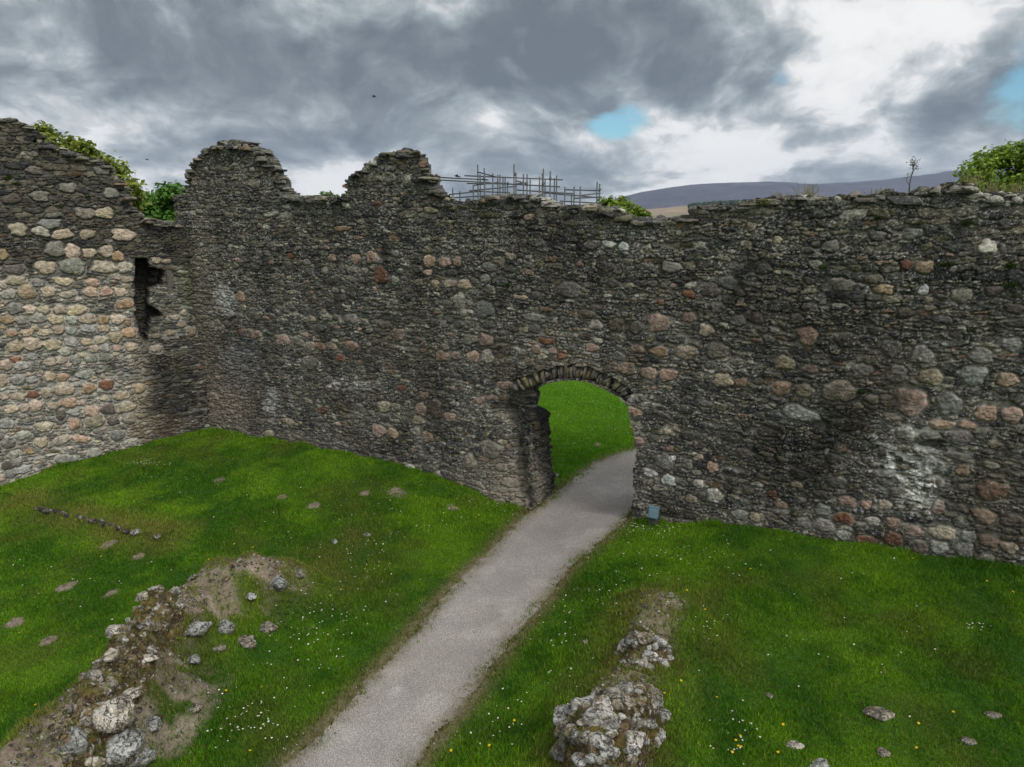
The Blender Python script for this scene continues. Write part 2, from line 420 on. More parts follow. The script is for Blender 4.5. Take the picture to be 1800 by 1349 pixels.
def turf_colour(x, y):
    n = fbm(x*.55, y*.55, 4, 51); m = fbm(x*2.6, y*2.6, 3, 57)
    t = np.clip((n-.5)*2.6+(m-.5)*1.3+.5, 0, 1)[:, None]
    c = np.array([.036, .105, .0035])*(1-t) + np.array([.098, .200, .006])*t
    y2 = np.clip((fbm(x*.8+9, y*.8, 4, 63)-.57)*2.4, 0, .5)[:, None]
    c = c*(1-y2) + np.array([.085, .105, .014])*y2
    dr = dry_mask(x, y)[:, None]
    c = c*(1-dr*.85) + np.array([.135, .125, .026])*dr*.85
    pd = np.abs(poly_sd(PATH, x, y))
    e = (np.exp(-(pd/.22)**2)*(.3+.9*m))[:, None].clip(0, .9)
    c = c*(1-e) + np.array([.13, .115, .045])*e
    # open lawn beyond the gate is mown brighter
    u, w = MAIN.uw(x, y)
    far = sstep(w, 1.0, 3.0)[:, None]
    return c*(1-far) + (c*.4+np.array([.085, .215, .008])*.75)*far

def grid_mesh(name, x0, x1, y0, y1, st, mat, zf, cf, keep=None):
    xs, ys = np.arange(x0, x1+st/2, st), np.arange(y0, y1+st/2, st)
    X, Y = np.meshgrid(xs, ys); nx, ny = len(xs), len(ys)
    X, Y = X.ravel(), Y.ravel()
    i = (np.arange(ny-1)[:, None]*nx+np.arange(nx-1)[None]).ravel()
    Fq = np.c_[i, i+1, i+1+nx, i+nx]
    if keep is not None:
        k = keep(X, Y); Fq = Fq[k[Fq].all(1)]
        us = np.unique(Fq); mp = np.full(len(X), -1); mp[us] = np.arange(len(us)); Fq = mp[Fq]; X, Y = X[us], Y[us]
    Z = zf(X, Y)
    return mesh(name, np.c_[X, Y, Z], Fq, mat, None, cf(X, Y))

GX0, GX1, GY0, GY1 = -26., 26., -6., 46.
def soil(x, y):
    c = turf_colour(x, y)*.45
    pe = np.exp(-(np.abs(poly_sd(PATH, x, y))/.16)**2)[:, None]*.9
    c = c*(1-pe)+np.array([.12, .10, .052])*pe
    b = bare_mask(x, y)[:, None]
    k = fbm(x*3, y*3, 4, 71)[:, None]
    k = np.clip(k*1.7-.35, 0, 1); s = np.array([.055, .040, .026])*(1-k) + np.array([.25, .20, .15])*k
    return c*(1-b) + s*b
def edge_fade(x, y):                                    # settle the lawn onto the surrounding land at its rim
    e = np.minimum(np.minimum(x-GX0, GX1-x), np.minimum(y-GY0, GY1-y)); return sstep(e, 0, 4)
FARZ = -.35
def gz_full(x, y):
    f = edge_fade(x, y); sd = poly_sd(PATH, x, y); k = sstep(sd, .4, .1)
    z = ground_z(x, y)*(1-k)+(ground_z(x, y, False)+(fbm(x*.9, y*.9, 3, 11)-.5)*.05)*k - .03*sstep(sd, .06, -.10)
    return z*f + (FARZ+.004)*(1-f)
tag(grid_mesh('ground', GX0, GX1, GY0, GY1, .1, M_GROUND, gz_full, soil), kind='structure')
# the land around, out to the horizon, with a hole where the lawn lies
def ring():
    a, b = 60., 16000.
    xs = np.r_[-b, -6000, -2000, -600, -200, GX0+.05, 0, GX1-.05, 200, 600, 2000, 6000, b]; ys = np.r_[-3000., -600, -100, GY0+.05, 20, GY1-.05, 150, 400, 900, 1800, 3500, 7000, 16000]
    X, Y = np.meshgrid(xs, ys); nx = len(xs); V = np.c_[X.ravel(), Y.ravel(), np.full(X.size, FARZ)]
    Fq = []
    for j in range(len(ys)-1):
        for i in range(nx-1):
            if 5 <= i <= 6 and 3 <= j <= 4: continue
            k = j*nx+i; Fq.append([k, k+1, k+1+nx, k+nx])
    c = np.where((V[:, 1] > 300)[:, None], np.array([.17, .145, .09]), np.array([.05, .10, .015]))
    tag(mesh('valley_floor', V, np.array(Fq), M_HILL, None, c), kind='structure')
ring()
def pz(x, y): return ground_z(x, y, False) + (fbm(x*.9, y*.9, 3, 11)-.5)*.05 + .004 + (fbm(x*9, y*9, 2, 77)-.5)*.008
def pkeep(x, y):
    return poly_sd(PATH, x, y) < (fbm(x*2.2, y*2.2, 4, 81)-.5)*.34 - .0
SCUFF = [(*g0(*q)[:2], w_) for q, w_ in (((697, 1212), .16), ((678, 1238), .12), ((735, 1305), .14), ((890, 1075), .12), ((1000, 960), .14), ((640, 1290), .12))]
def pcol(x, y):
    d = -poly_sd(PATH, x, y)
    k = fbm(x*.7, y*.7, 4, 91)[:, None]
    c = np.array([.228, .200, .178])*(1-k) + np.array([.300, .274, .252])*k
    e = np.maximum(sstep(d, .5, -.05)*(.1+1.0*fbm(x*3, y*3, 3, 93)), sstep(d+(fbm(x*6, y*6, 3, 94)-.5)*.22, .15, .0))[:, None].clip(0, .95)
    for sx, sy, sr in SCUFF: c = c+np.array([.10, .098, .09])*(np.exp(-((x-sx)**2+(y-sy)**2)/sr**2)*sstep(fbm(x*7, y*7, 3, 95), .48, .62))[:, None]
    wear = sstep(fbm(x*1.6, y*1.6, 4, 97), .60, .72)[:, None]*.35
    c = c*(1-e) + np.array([.125, .105, .055])*e
    return c*(1-wear) + np.array([.36, .335, .30])*wear
_xs = [p[0] for p in PATH]; _ys = [p[1] for p in PATH]
tag(grid_mesh('path', min(_xs)-.3, min(max(_xs), 16)+.3, max(min(_ys), 2)-.3, max(_ys)+.3, .045, M_PATH, pz, pcol, pkeep), kind='structure')

# ------------------------------------------------------------------ rubble masonry laid stone by stone
CODE = {'h': (.085, .079, .067), 'p': (.29, .205, .155), 't': (.295, .245, .18), 'g': (.235, .225, .195), 'w': (.46, .45, .41), 'r': (.17, .085, .055), 'o': (.245, .175, .11),
        'd': (.095, .08, .065), 'k': (.014, .014, .016), 'm': (.15, .14, .12)}
def parse(s): return [(float(a), float(b), float(c), float(d), e) for a, b, c, d, e in (q.split(',') for q in s.replace('\n', '').split(';') if q.strip())]
B_MAIN = parse('''581,454,7,7,p;625,456,9,9,p;654,453,10,11,p;668,460,5,5,g;696,446,7,6,g;755,460,10,11,p;781,462,10,9,p;802,461,7,9,p;752,480,8,6,p;695,494,6,8,g;671,485,12,15,r;
736,497,8,6,t;765,499,8,7,t;790,500,11,6,t;816,501,12,9,t;807,530,10,14,g;814,550,7,7,g;511,450,7,5,r;425,521,9,9,p;701,588,11,11,p;620,608,12,10,p;585,608,9,7,t;565,608,9,7,p;549,608,9,8,t;
525,602,10,9,m;500,598,11,10,p;426,584,8,7,r;450,587,11,8,p;407,614,5,5,p;600,629,8,6,r;545,637,13,12,g;565,576,12,7,m;552,560,8,5,t;572,547,5,4,t;675,715,12,10,t;695,717,8,8,m;740,720,11,11,p;
765,719,12,17,d;745,695,9,7,p;777,626,11,9,p;802,626,9,7,p;704,682,9,5,r;569,721,9,6,r;734,739,11,8,t;730,759,10,7,g;792,732,12,9,p;667,757,12,11,p;690,762,10,9,p;500,739,8,5,t;511,742,7,6,t;
457,739,7,6,g;472,762,10,6,t;930,382,10,6,t;600,402,17,5,p;756,370,12,6,t;663,358,8,4,r;1040,430,15,8,m;1070,429,12,6,w;1096,434,9,8,w;1113,411,5,3,w;1131,408,6,4,w;853,598,14,11,p;
857,627,11,12,g;832,627,11,10,p;960,600,15,6,r;1040,612,12,8,p;943,615,9,8,p;972,618,8,6,p;953,628,9,5,t;987,627,9,6,r;1047,627,8,4,g;937,558,20,7,g;852,545,16,14,m;1047,572,12,9,g;
1083,573,14,12,d;1117,577,13,11,d;1030,553,16,8,d;1000,510,20,14,m;915,523,13,4,t;1157,568,19,16,p;1211,559,13,9,p;1211,518,12,7,r;1161,532,6,5,r;1242,581,13,11,t;1120,615,15,7,p;1159,618,16,9,o;
1207,620,20,12,t;1260,617,20,14,m;1103,649,16,11,p;1140,656,15,10,p;1174,659,16,11,p;1271,669,18,12,t;1303,672,11,8,p;1373,683,18,13,p;1414,687,17,12,t;1379,638,19,12,t;1425,648,16,8,p;
1420,590,17,17,p;1071,649,13,7,d;1250,512,16,13,d;1434,466,12,9,g;1320,400,8,8,t;1367,422,8,7,t;1553,508,19,9,o;1625,470,17,11,o;1593,465,11,9,r;1735,434,16,13,w;1460,433,17,11,m;1543,415,16,9,m;
1605,412,17,9,m;1623,510,10,9,w;1487,597,20,14,d;1567,612,18,15,m;1620,623,20,16,g;1723,625,23,15,g;1777,605,19,13,g;1515,652,20,13,m;1577,658,18,16,g;1635,662,22,14,t;1710,660,22,18,g;1770,667,20,13,p;
1475,688,32,18,t;1532,702,14,9,t;1602,707,27,25,p;1668,710,23,20,g;1733,727,20,14,p;1778,730,20,15,p;1655,747,23,9,p;1700,747,16,8,p;1590,763,18,13,g;1633,768,16,9,m;1567,735,15,8,t;1407,728,36,13,g;
1487,748,21,11,d;1688,770,22,14,m;1640,820,20,16,g;1693,828,13,11,o;1687,805,28,7,g;1252,823,11,10,p;1257,872,14,11,g;1490,882,17,10,p;1523,888,10,8,p;1555,888,13,9,t;1372,887,13,8,p;1357,870,10,8,r;
1730,908,23,13,p;1447,898,15,11,g;1483,912,18,10,r;1535,917,14,9,g;1570,920,15,10,p;1607,935,19,9,p;1657,937,24,13,t;1702,945,14,12,g;1737,952,21,10,p;1448,925,19,11,g;1413,920,14,10,g;1483,942,14,9,g;
1570,948,16,13,r;1523,950,20,8,r;1695,967,17,14,g;1650,963,17,12,g;1617,963,16,11,d;1733,985,18,10,g;1773,963,18,10,t;1743,863,28,17,r;1650,893,12,14,p;1167,813,17,13,m;1182,807,6,5,w;1143,832,12,7,w;
1175,845,13,9,w;1227,852,10,8,w;1255,872,13,12,w;1215,878,11,7,t;1208,818,10,9,g;1108,700,6,8,g;1117,725,13,8,p;1123,777,9,8,p;1177,790,8,6,p;888,677,13,7,p;888,700,10,6,o;867,698,10,5,p;845,703,10,6,p;
865,788,17,15,g;752,768,10,10,p;827,810,12,12,m;1300,905,15,9,g;1330,910,14,9,t;1400,560,13,9,m;1330,560,14,10,d;1690,520,20,12,m;1480,500,22,12,m;1340,340,14,8,m;620,560,12,8,m;860,470,14,8,m;1180,470,18,10,m''')
B_TOWER = parse('''217,413,20,10,t;88,393,20,8,g;72,407,15,8,g;110,412,18,8,t;153,412,15,8,t;32,403,15,11,t;97,438,17,13,m;127,442,13,12,t;157,445,12,8,t;187,442,13,10,t;207,451,11,8,o;5,447,9,10,o;
80,470,18,11,t;128,468,22,14,g;183,470,22,10,t;220,470,13,9,t;27,473,18,8,d;28,493,20,8,t;67,497,11,7,m;112,495,16,7,t;163,497,12,7,p;203,487,11,5,t;223,492,11,5,t;220,503,6,4,t;5,500,8,7,t;
47,513,15,13,o;85,513,13,9,t;120,518,14,6,t;160,514,12,9,p;186,513,11,8,p;212,514,11,7,t;15,517,15,8,g;220,535,15,8,o;27,543,14,9,m;53,544,11,8,t;78,545,11,7,t;105,545,11,8,t;135,546,18,8,t;
12,563,13,7,o;37,564,10,7,g;68,560,15,8,g;98,562,14,8,t;128,563,11,8,g;155,562,14,8,t;182,563,10,7,o;207,562,13,8,t;225,567,6,6,o;5,577,6,4,o;20,587,11,6,o;48,585,12,6,t;62,577,7,5,t;78,585,12,6,t;
103,580,11,8,t;125,582,10,6,g;155,578,12,7,g;182,578,11,6,t;203,593,12,9,t;227,585,13,8,o;27,610,14,9,t;57,605,16,11,t;92,607,16,9,t;125,602,11,7,g;152,602,10,6,t;177,598,11,6,t;165,613,9,6,t;
184,612,9,7,g;207,612,9,5,p;230,610,11,7,t;115,618,12,7,g;10,642,12,8,p;38,643,13,7,g;28,632,9,5,r;57,628,8,5,g;88,637,11,6,t;108,633,10,7,t;133,633,10,7,g;160,630,11,6,g;185,627,11,7,m;4,668,9,10,t;
33,668,14,8,g;57,668,10,6,g;87,662,10,8,t;110,663,11,7,o;148,658,14,7,g;113,683,18,11,t;155,682,13,9,o;187,675,13,8,r;140,674,11,4,g;58,693,11,6,r;83,691,11,8,t;32,697,15,6,t;7,697,8,6,t;63,713,11,10,t;
95,713,12,6,t;120,708,14,8,p;143,707,8,5,t;20,719,12,7,t;42,717,10,7,t;182,699,7,5,t;213,695,14,7,t;245,682,11,8,o;162,722,14,9,p;190,718,12,9,d;220,715,18,8,t;107,728,9,9,d;130,725,11,6,g;
167,740,17,10,t;130,745,10,9,p;78,750,16,8,t;227,735,12,9,m;200,740,10,6,d;110,773,18,7,t;73,778,11,8,t;53,793,7,6,o;143,772,16,6,p;207,765,13,8,m;230,778,14,7,g;167,797,12,7,g;117,807,20,7,g;
30,812,10,7,g;23,800,12,6,g;13,818,11,7,d;20,832,12,7,m;43,825,14,6,g;275,613,10,6,t;320,570,6,6,t;337,583,8,8,t;307,558,9,5,t;323,550,6,5,t;300,585,8,5,t;275,458,9,6,t;293,460,8,4,t;
12,745,14,8,g;40,765,14,7,g;15,780,13,7,m;185,375,16,9,t;195,340,13,9,m;180,300,15,7,m;120,330,16,8,m;60,300,14,7,d;205,300,14,9,d;150,375,18,9,m;70,345,16,9,m;20,350,16,8,d''')

def slab_colour(n, tone):
    r = rng.random(n)
    pal = np.array([(.041, .040, .037), (.060, .056, .048), (.084, .075, .060), (.030, .030, .030), (.115, .100, .074), (.105, .070, .046), (.19, .18, .15), (.064, .058, .036)])
    pr = np.array(tone); pr = pr/pr.sum()
    k = rng.choice(len(pal), n, p=pr)
    return pal[k]*np.array([.99, 1., .98])*(.78+.5*rng.random(n))[:, None]

def lay_stones(U, V, st, u0, v0, boulders, hmean, tone, seed, elong=(1.6, 5.), hfun=None, gap=.05, bgain=1.):
    """Lay irregular courses round the given boulders on a raster; returns stone id, distance, edge distance and the stone table."""
    r = np.random.default_rng(seed)
    nv, nu = U.shape
    Uw = U + (fbm(U*8, V*13, 3, seed+1)-.5)*.12; Vw = V + (fbm(U*6, V*10, 3, seed+2)-.5)*.085 + (fbm(U*.35, V*.5, 2, seed+3)-.5)*.30
    S = []
    for (u, v, a, b, c) in boulders: S.append((u, v, a, b, r.normal(0, .14), r.uniform(2.1, 2.9), 1, c))
    bo = np.array([(s[0], s[1], s[2], s[3]) for s in S]) if S else np.zeros((0, 4))
    um, vm = U[0, -1], V[-1, 0]
    v = v0-.1
    while v < vm+.1:
        h = float(np.clip(r.lognormal(math.log(hmean), .48), .035, .22))
        u = u0-.3*r.random()
        while u < um+.2:
            hh = h*(hfun(u, v) if hfun else 1.)
            w = hh*r.uniform(*elong)*(.8 if hh > .12 else 1.)
            cu, cv = u+w/2, v+h/2+r.normal(0, .18)*h
            # stones beside a boulder keep out of it
            ok = True
            if len(bo):
                dd = ((cu-bo[:, 0])/bo[:, 2])**2+((cv-bo[:, 1])/bo[:, 3])**2
                ok = dd.min() > .8
            if ok: S.append((cu, cv, w/2*r.uniform(.88, 1.06), hh/2*r.uniform(.8, 1.15), r.normal(0, .12), 3., 0, None))
            u += w
        v += h
    d1 = np.full(U.shape, 9.); d2 = np.full(U.shape, 9.); idx = np.full(U.shape, -1); bm = np.zeros(U.shape, bool)
    order = [k for k in range(len(S)) if not S[k][6]]+[k for k in range(len(S)) if S[k][6]]
    for k in order:
        u, v, a, b, ro, ex, isb, c = S[k]
        ext = 1.6
        i0 = max(0, int((u-a*ext-.05-u0)/st)); i1 = min(nu, int((u+a*ext+.05-u0)/st)+2)
        j0 = max(0, int((v-b*ext-.2-v0)/st)); j1 = min(nv, int((v+b*ext+.2-v0)/st)+2)
        if i1 <= i0 or j1 <= j0: continue
        sl = (slice(j0, j1), slice(i0, i1))
        if isb: du, dv = (U[sl]*.6+Uw[sl]*.4-u), (V[sl]-v+(Vw[sl]-V[sl])*.10)
        else: du, dv = Uw[sl]-u, Vw[sl]-v
        c_, s_ = math.cos(ro), math.sin(ro)
        x, y = np.abs(du*c_+dv*s_)/a, np.abs(-du*s_+dv*c_)/b
        d = np.cbrt(x*x*x+y*y*y) if ex == 3. else (x**ex+y**ex)**(1/ex)
        A, B = d1[sl], d2[sl]
        if isb:                                            # a boulder keeps its whole outline; the slates butt against it
            ang = np.arctan2(dv/b, du/a); f0 = k*1.7
            d = d*(1+.085*np.cos(ang*3+f0)+.06*np.cos(ang*5+f0*2.3)+.03*np.cos(ang*8+f0*1.1))
            m = (d < 1.06) & (~bm[sl] | (d < A)); near = ~m & (d < 1.6) & ~bm[sl]
            B[:] = np.where(m, 1.06, np.where(near, np.minimum(B, A+np.maximum(0, d-1.06)*1.2), B)); idx[sl] = np.where(m, k, idx[sl]); A[:] = np.where(m, d, A); bm[sl] |= m
        else:
            m = d < A
            B[:] = np.where(m, A, np.minimum(B, d)); idx[sl] = np.where(m, k, idx[sl]); A[:] = np.where(m, d, A)
    n = len(S)
    isb = np.array([s[6] for s in S], bool); size = np.array([min(s[2], s[3]) for s in S])
    colr = slab_colour(n, tone)
    for k in np.nonzero(isb)[0]:
        if S[k][7]: colr[k] = np.array(CODE[S[k][7]])*bgain*r.uniform(.7, 1.15)*np.array([r.uniform(.94, 1.06), 1, r.uniform(.92, 1.08)])
    e = np.minimum(d2-d1, 1.13-d1)-gap
    return S, idx, d1, e, isb, size, colr

def ring_of(bm, k):
    a = bm.astype(np.float32)
    for ax in (0, 1):
        c = np.cumsum(np.pad(a, [(k+1, k) if i == ax else (0, 0) for i in (0, 1)], mode='edge'), ax)
        a = (np.take(c, np.arange(2*k+1, c.shape[ax]), ax)-np.take(c, np.arange(0, c.shape[ax]-2*k-1), ax))/(2*k+1)
    return a

def relief(U, V, idx, d1, e, isb, size, seed, depth=(.010, .056), mort=.0, dome=.27):
    """height of the masonry towards the viewer"""
    r = np.random.default_rng(seed+5); n = len(size)
    dep = r.uniform(depth[0], depth[1], n); tl = r.normal(0, .18, n); tv = r.normal(0, .25, n)
    i = np.maximum(idx, 0); inside = (e > 0) & (idx >= 0)
    prof = np.clip(e/.22, 0, 1)**.6
    slab = dep[i]*prof + np.clip(e, 0, .5)*.012
    bz = dome*size[i]*np.sqrt(np.clip(1-(d1/1.12)**2, 0, 1)) + .03*np.clip(e/.12, 0, 1)
    h = np.where(isb[i], bz, slab)
    h = np.where(inside, h, 0)
    h = h + (fbm(U*22, V*34, 3, seed+6)-.5)*.042 - mort*(~inside)
    return h, inside

def sheet(fr, U, V, W, keep, rim, name, mat, parent, colr, flip=False, swap=None):
    """masonry face as one relief sheet; its broken edges run back into the wall by `rim`"""
    nv, nu = U.shape
    P = fr(U, V, W).reshape(-1, 3); k = keep.ravel()
    q = (np.arange(nv-1)[:, None]*nu+np.arange(nu-1)[None]).ravel()
    Fq = np.c_[q, q+1, q+1+nu, q+nu]
    on = k[Fq].all(1); onm = on.reshape(nv-1, nu-1); Fq = Fq[on]
    E = []
    pad = np.pad(onm, 1)
    # rim edges: cell present, neighbour missing
    for dj, di, a, b in ((1, 0, 3, 2), (-1, 0, 1, 0), (0, 1, 2, 1), (0, -1, 0, 3)):
        nb = pad[1+dj:nv+dj, 1+di:nu+di]
        c = (onm & ~nb).ravel(); qq = q[c]
        cell = np.c_[qq, qq+1, qq+1+nu, qq+nu]
        E.append(np.c_[cell[:, b], cell[:, a]])
    E = np.concatenate(E)
    bv = np.unique(E); mp = {}
    rv = np.zeros(len(P), int); rv[bv] = len(P)+np.arange(len(bv))
    rm = np.broadcast_to(rim, U.shape).ravel()[bv]
    back = fr(U.ravel()[bv], V.ravel()[bv], W.ravel()[bv]+rm)
    R4 = np.c_[E[:, 0], E[:, 1], rv[E[:, 1]], rv[E[:, 0]]]
    Vt = np.r_[P, back]; Ct = np.r_[colr.reshape(-1, 3), colr.reshape(-1, 3)[bv]]
    Fa = np.r_[Fq, R4]
    us = np.unique(Fa); m2 = np.full(len(Vt), -1); m2[us] = np.arange(len(us))
    Fa = m2[Fa]
    if flip: Fa = Fa[:, ::-1]
    return mesh(name, Vt[us], Fa, mat, parent, Ct[us])

def block_core(fr, mask, u0, v0, st, w0, w1, name, mat, parent, c):
    """the rubble core behind the face: the same outline run back through the wall's thickness"""
    nv, nu = mask.shape
    pad = np.pad(mask, 1)
    V, Fq, n = [], [], 0
    j, i = np.nonzero(mask)
    def quad(us, vs, ws):
        nonlocal n
        p = np.stack([fr(np.array(u), np.array(v), np.array(w)) for u, v, w in zip(us, vs, ws)], 1).reshape(-1, 3)
        V.append(p); k = len(p)//4; Fq.append(n+np.arange(k*4).reshape(k, 4)); n += len(p)
    def jit(u, v): return (vnoise(u*3.1, v*3.7, 3)-.5)*.5
    u_, v_ = u0+i*st, v0+j*st
    o = np.ones(len(i))
    quad((u_, u_+st, u_+st, u_), (v_, v_, v_+st, v_+st), (o*w1,)*4)
    quad((u_+st, u_, u_, u_+st), (v_, v_, v_+st, v_+st), (o*w0,)*4)
    for dj, di in ((1, 0), (-1, 0), (0, 1), (0, -1)):
        s = ~pad[1+j+dj, 1+i+di]; a, b = u_[s], v_[s]; o = np.ones(len(a))
        if dj: y = b+st*(dj > 0); quad((a, a+st, a+st, a), (y, y, y, y), (o*w0, o*w0, o*w1, o*w1))
        else: x = a+st*(di > 0); quad((x, x, x, x), (b, b+st, b+st, b), (o*w0, o*w0, o*w1, o*w1))
    P = np.concatenate(V)
    return mesh(name, P, np.concatenate(Fq), mat, parent, np.array(c), smooth=False)

# faceted stones
def ico(n):
    import bmesh
    b = bmesh.new(); bmesh.ops.create_icosphere(b, subdivisions=n, radius=1.)
    b.verts.ensure_lookup_table()
    V = np.array([v.co[:] for v in b.verts]); Fq = np.array([[v.index for v in f.verts] for f in b.faces]); b.free()
    return V, Fq
ICO2, ICO3, ICO4 = ico(2), ico(3), ico(4)
def stone_shape(r, kind='rock', lod=2):
    V, Fq = {2: ICO2, 3: ICO3, 4: ICO4}[lod]; V = V.copy()
    if kind == 'slab':
        V = np.sign(V)*np.abs(V)**.45; V /= np.abs(V).max()
    for _ in range(9 if kind == 'rock' else 5):
        n = unit(r.normal(0, 1, 3)*([1, 1, .7] if kind == 'rock' else [1, 1, .35])); d = r.uniform(.6, .9) if kind == 'rock' else r.uniform(.7, 1.)
        V = V - np.maximum(0, V@n-d)[:, None]*n
    if lod >= 3:
        sd = int(r.integers(999)); n = vn3(V, 1.7, sd, 4); q = vn3(V, 2.3, sd+40, 3)
        cleft = np.clip(1-np.abs(q-.5)/.05, 0, 1)                     # narrow clefts
        V = V*(1+(n-.5)*.50+(vn3(V, 6., sd+80, 2)-.5)*.12-cleft*.12)[:, None]
        for _ in range(7):                                            # fresh broken faces
            m = unit(r.normal(0, 1, 3)); dd = r.uniform(.62, .82)
            V = V - .85*np.maximum(0, V@m-dd)[:, None]*m
    else: V = V*(1+r.normal(0, .03, len(V)))[:, None]
    return V, Fq
def rotz(a): c, s = math.cos(a), math.sin(a); return np.array([[c, -s, 0], [s, c, 0], [0, 0, 1]])
def rotx(a): c, s = math.cos(a), math.sin(a); return np.array([[1, 0, 0], [0, c, -s], [0, s, c]])

_r = np.random.default_rng(99)
SLABS = [stone_shape(_r, 'slab') for _ in range(14)]; ROCKS = [stone_shape(_r, 'rock') for _ in range(10)]
def heap(fr, spots, r, tone, ang0):
    """loose stones lying on a broken wall head: spots = (u, v, w, scale)"""
    parts = []
    cs = slab_colour(len(spots), tone)
    for k, (u, v, w, s) in enumerate(spots):
        sl = r.random() < .72
        Vb, Fq = (SLABS if sl else ROCKS)[int(r.integers(10))]
        sc = np.array([r.uniform(.14, .34), r.uniform(.12, .22), r.uniform(.03, .075)])*s if sl else np.array([r.uniform(.09, .18), r.uniform(.08, .15), r.uniform(.07, .12)])*s
        p = (Vb*sc)@rotx(r.normal(0, .16)).T@rotz(ang0+r.normal(0, .5)).T
        parts.append((p+fr.world(np.array(u), v, w), Fq, cs[k]*1.15))
    return joinV(parts)

def profile_fn(fr, pts):
    q = np.array([fr.uv(*p) for p in pts]); o = np.argsort(q[:, 0]); q = q[o]
    return lambda u: np.interp(u, q[:, 0], q[:, 1])
TOP_MAIN = [(300, 345), (318, 345), (326, 318), (336, 288), (355, 265), (385, 254), (430, 252), (458, 268), (479, 298), (493, 323), (506, 345), (550, 348), (602, 350), (606, 322), (628, 305), (652, 290), (668, 270),
            (700, 266), (733, 267), (738, 290), (756, 314), (769, 340), (796, 357), (840, 352), (866, 347), (895, 341), (925, 344), (955, 352), (985, 364), (1040, 362), (1080, 370), (1110, 384), (1160, 388), (1215, 378),
            (1222, 364), (1290, 362), (1340, 352), (1390, 343), (1440, 347), (1475, 344), (1560, 343), (1620, 335), (1690, 325), (1722, 338), (1800, 344), (1900, 342), (2050, 348), (2300, 345)]
TOP_TOWER = [(-400, 230), (-200, 215), (-60, 214), (0, 212), (22, 210), (50, 225), (75, 249), (130, 270), (185, 288), (213, 322), (232, 368), (258, 386), (285, 392), (330, 390)]

def px_of(fr, U, V, W=0.):
    P = fr.world(U, V, W)-CAM; x, y, z = P[..., 0], P[..., 1], P[..., 2]
    dz = y*FW[1]+z*FW[2]; dy = y*UP[1]+z*UP[2]
    return 900+F*x/dz, 674.5-F*dy/dz
def blob(PX, PY, x, y, rx, ry): return np.exp(-((PX-x)/rx)**2-((PY-y)/ry)**2)

def boulders_uv(fr, lst):
    o = []
    for x, y, a, b, c in lst:
        u, v = fr.uv(x, y); a = abs(fr.uv(x+a, y)[0]-fr.uv(x-a, y)[0])/2; b = abs(fr.uv(x, y-b)[1]-fr.uv(x, y+b)[1])/2
        o.append((u, v, a*.99, b*.99, c))
    return o

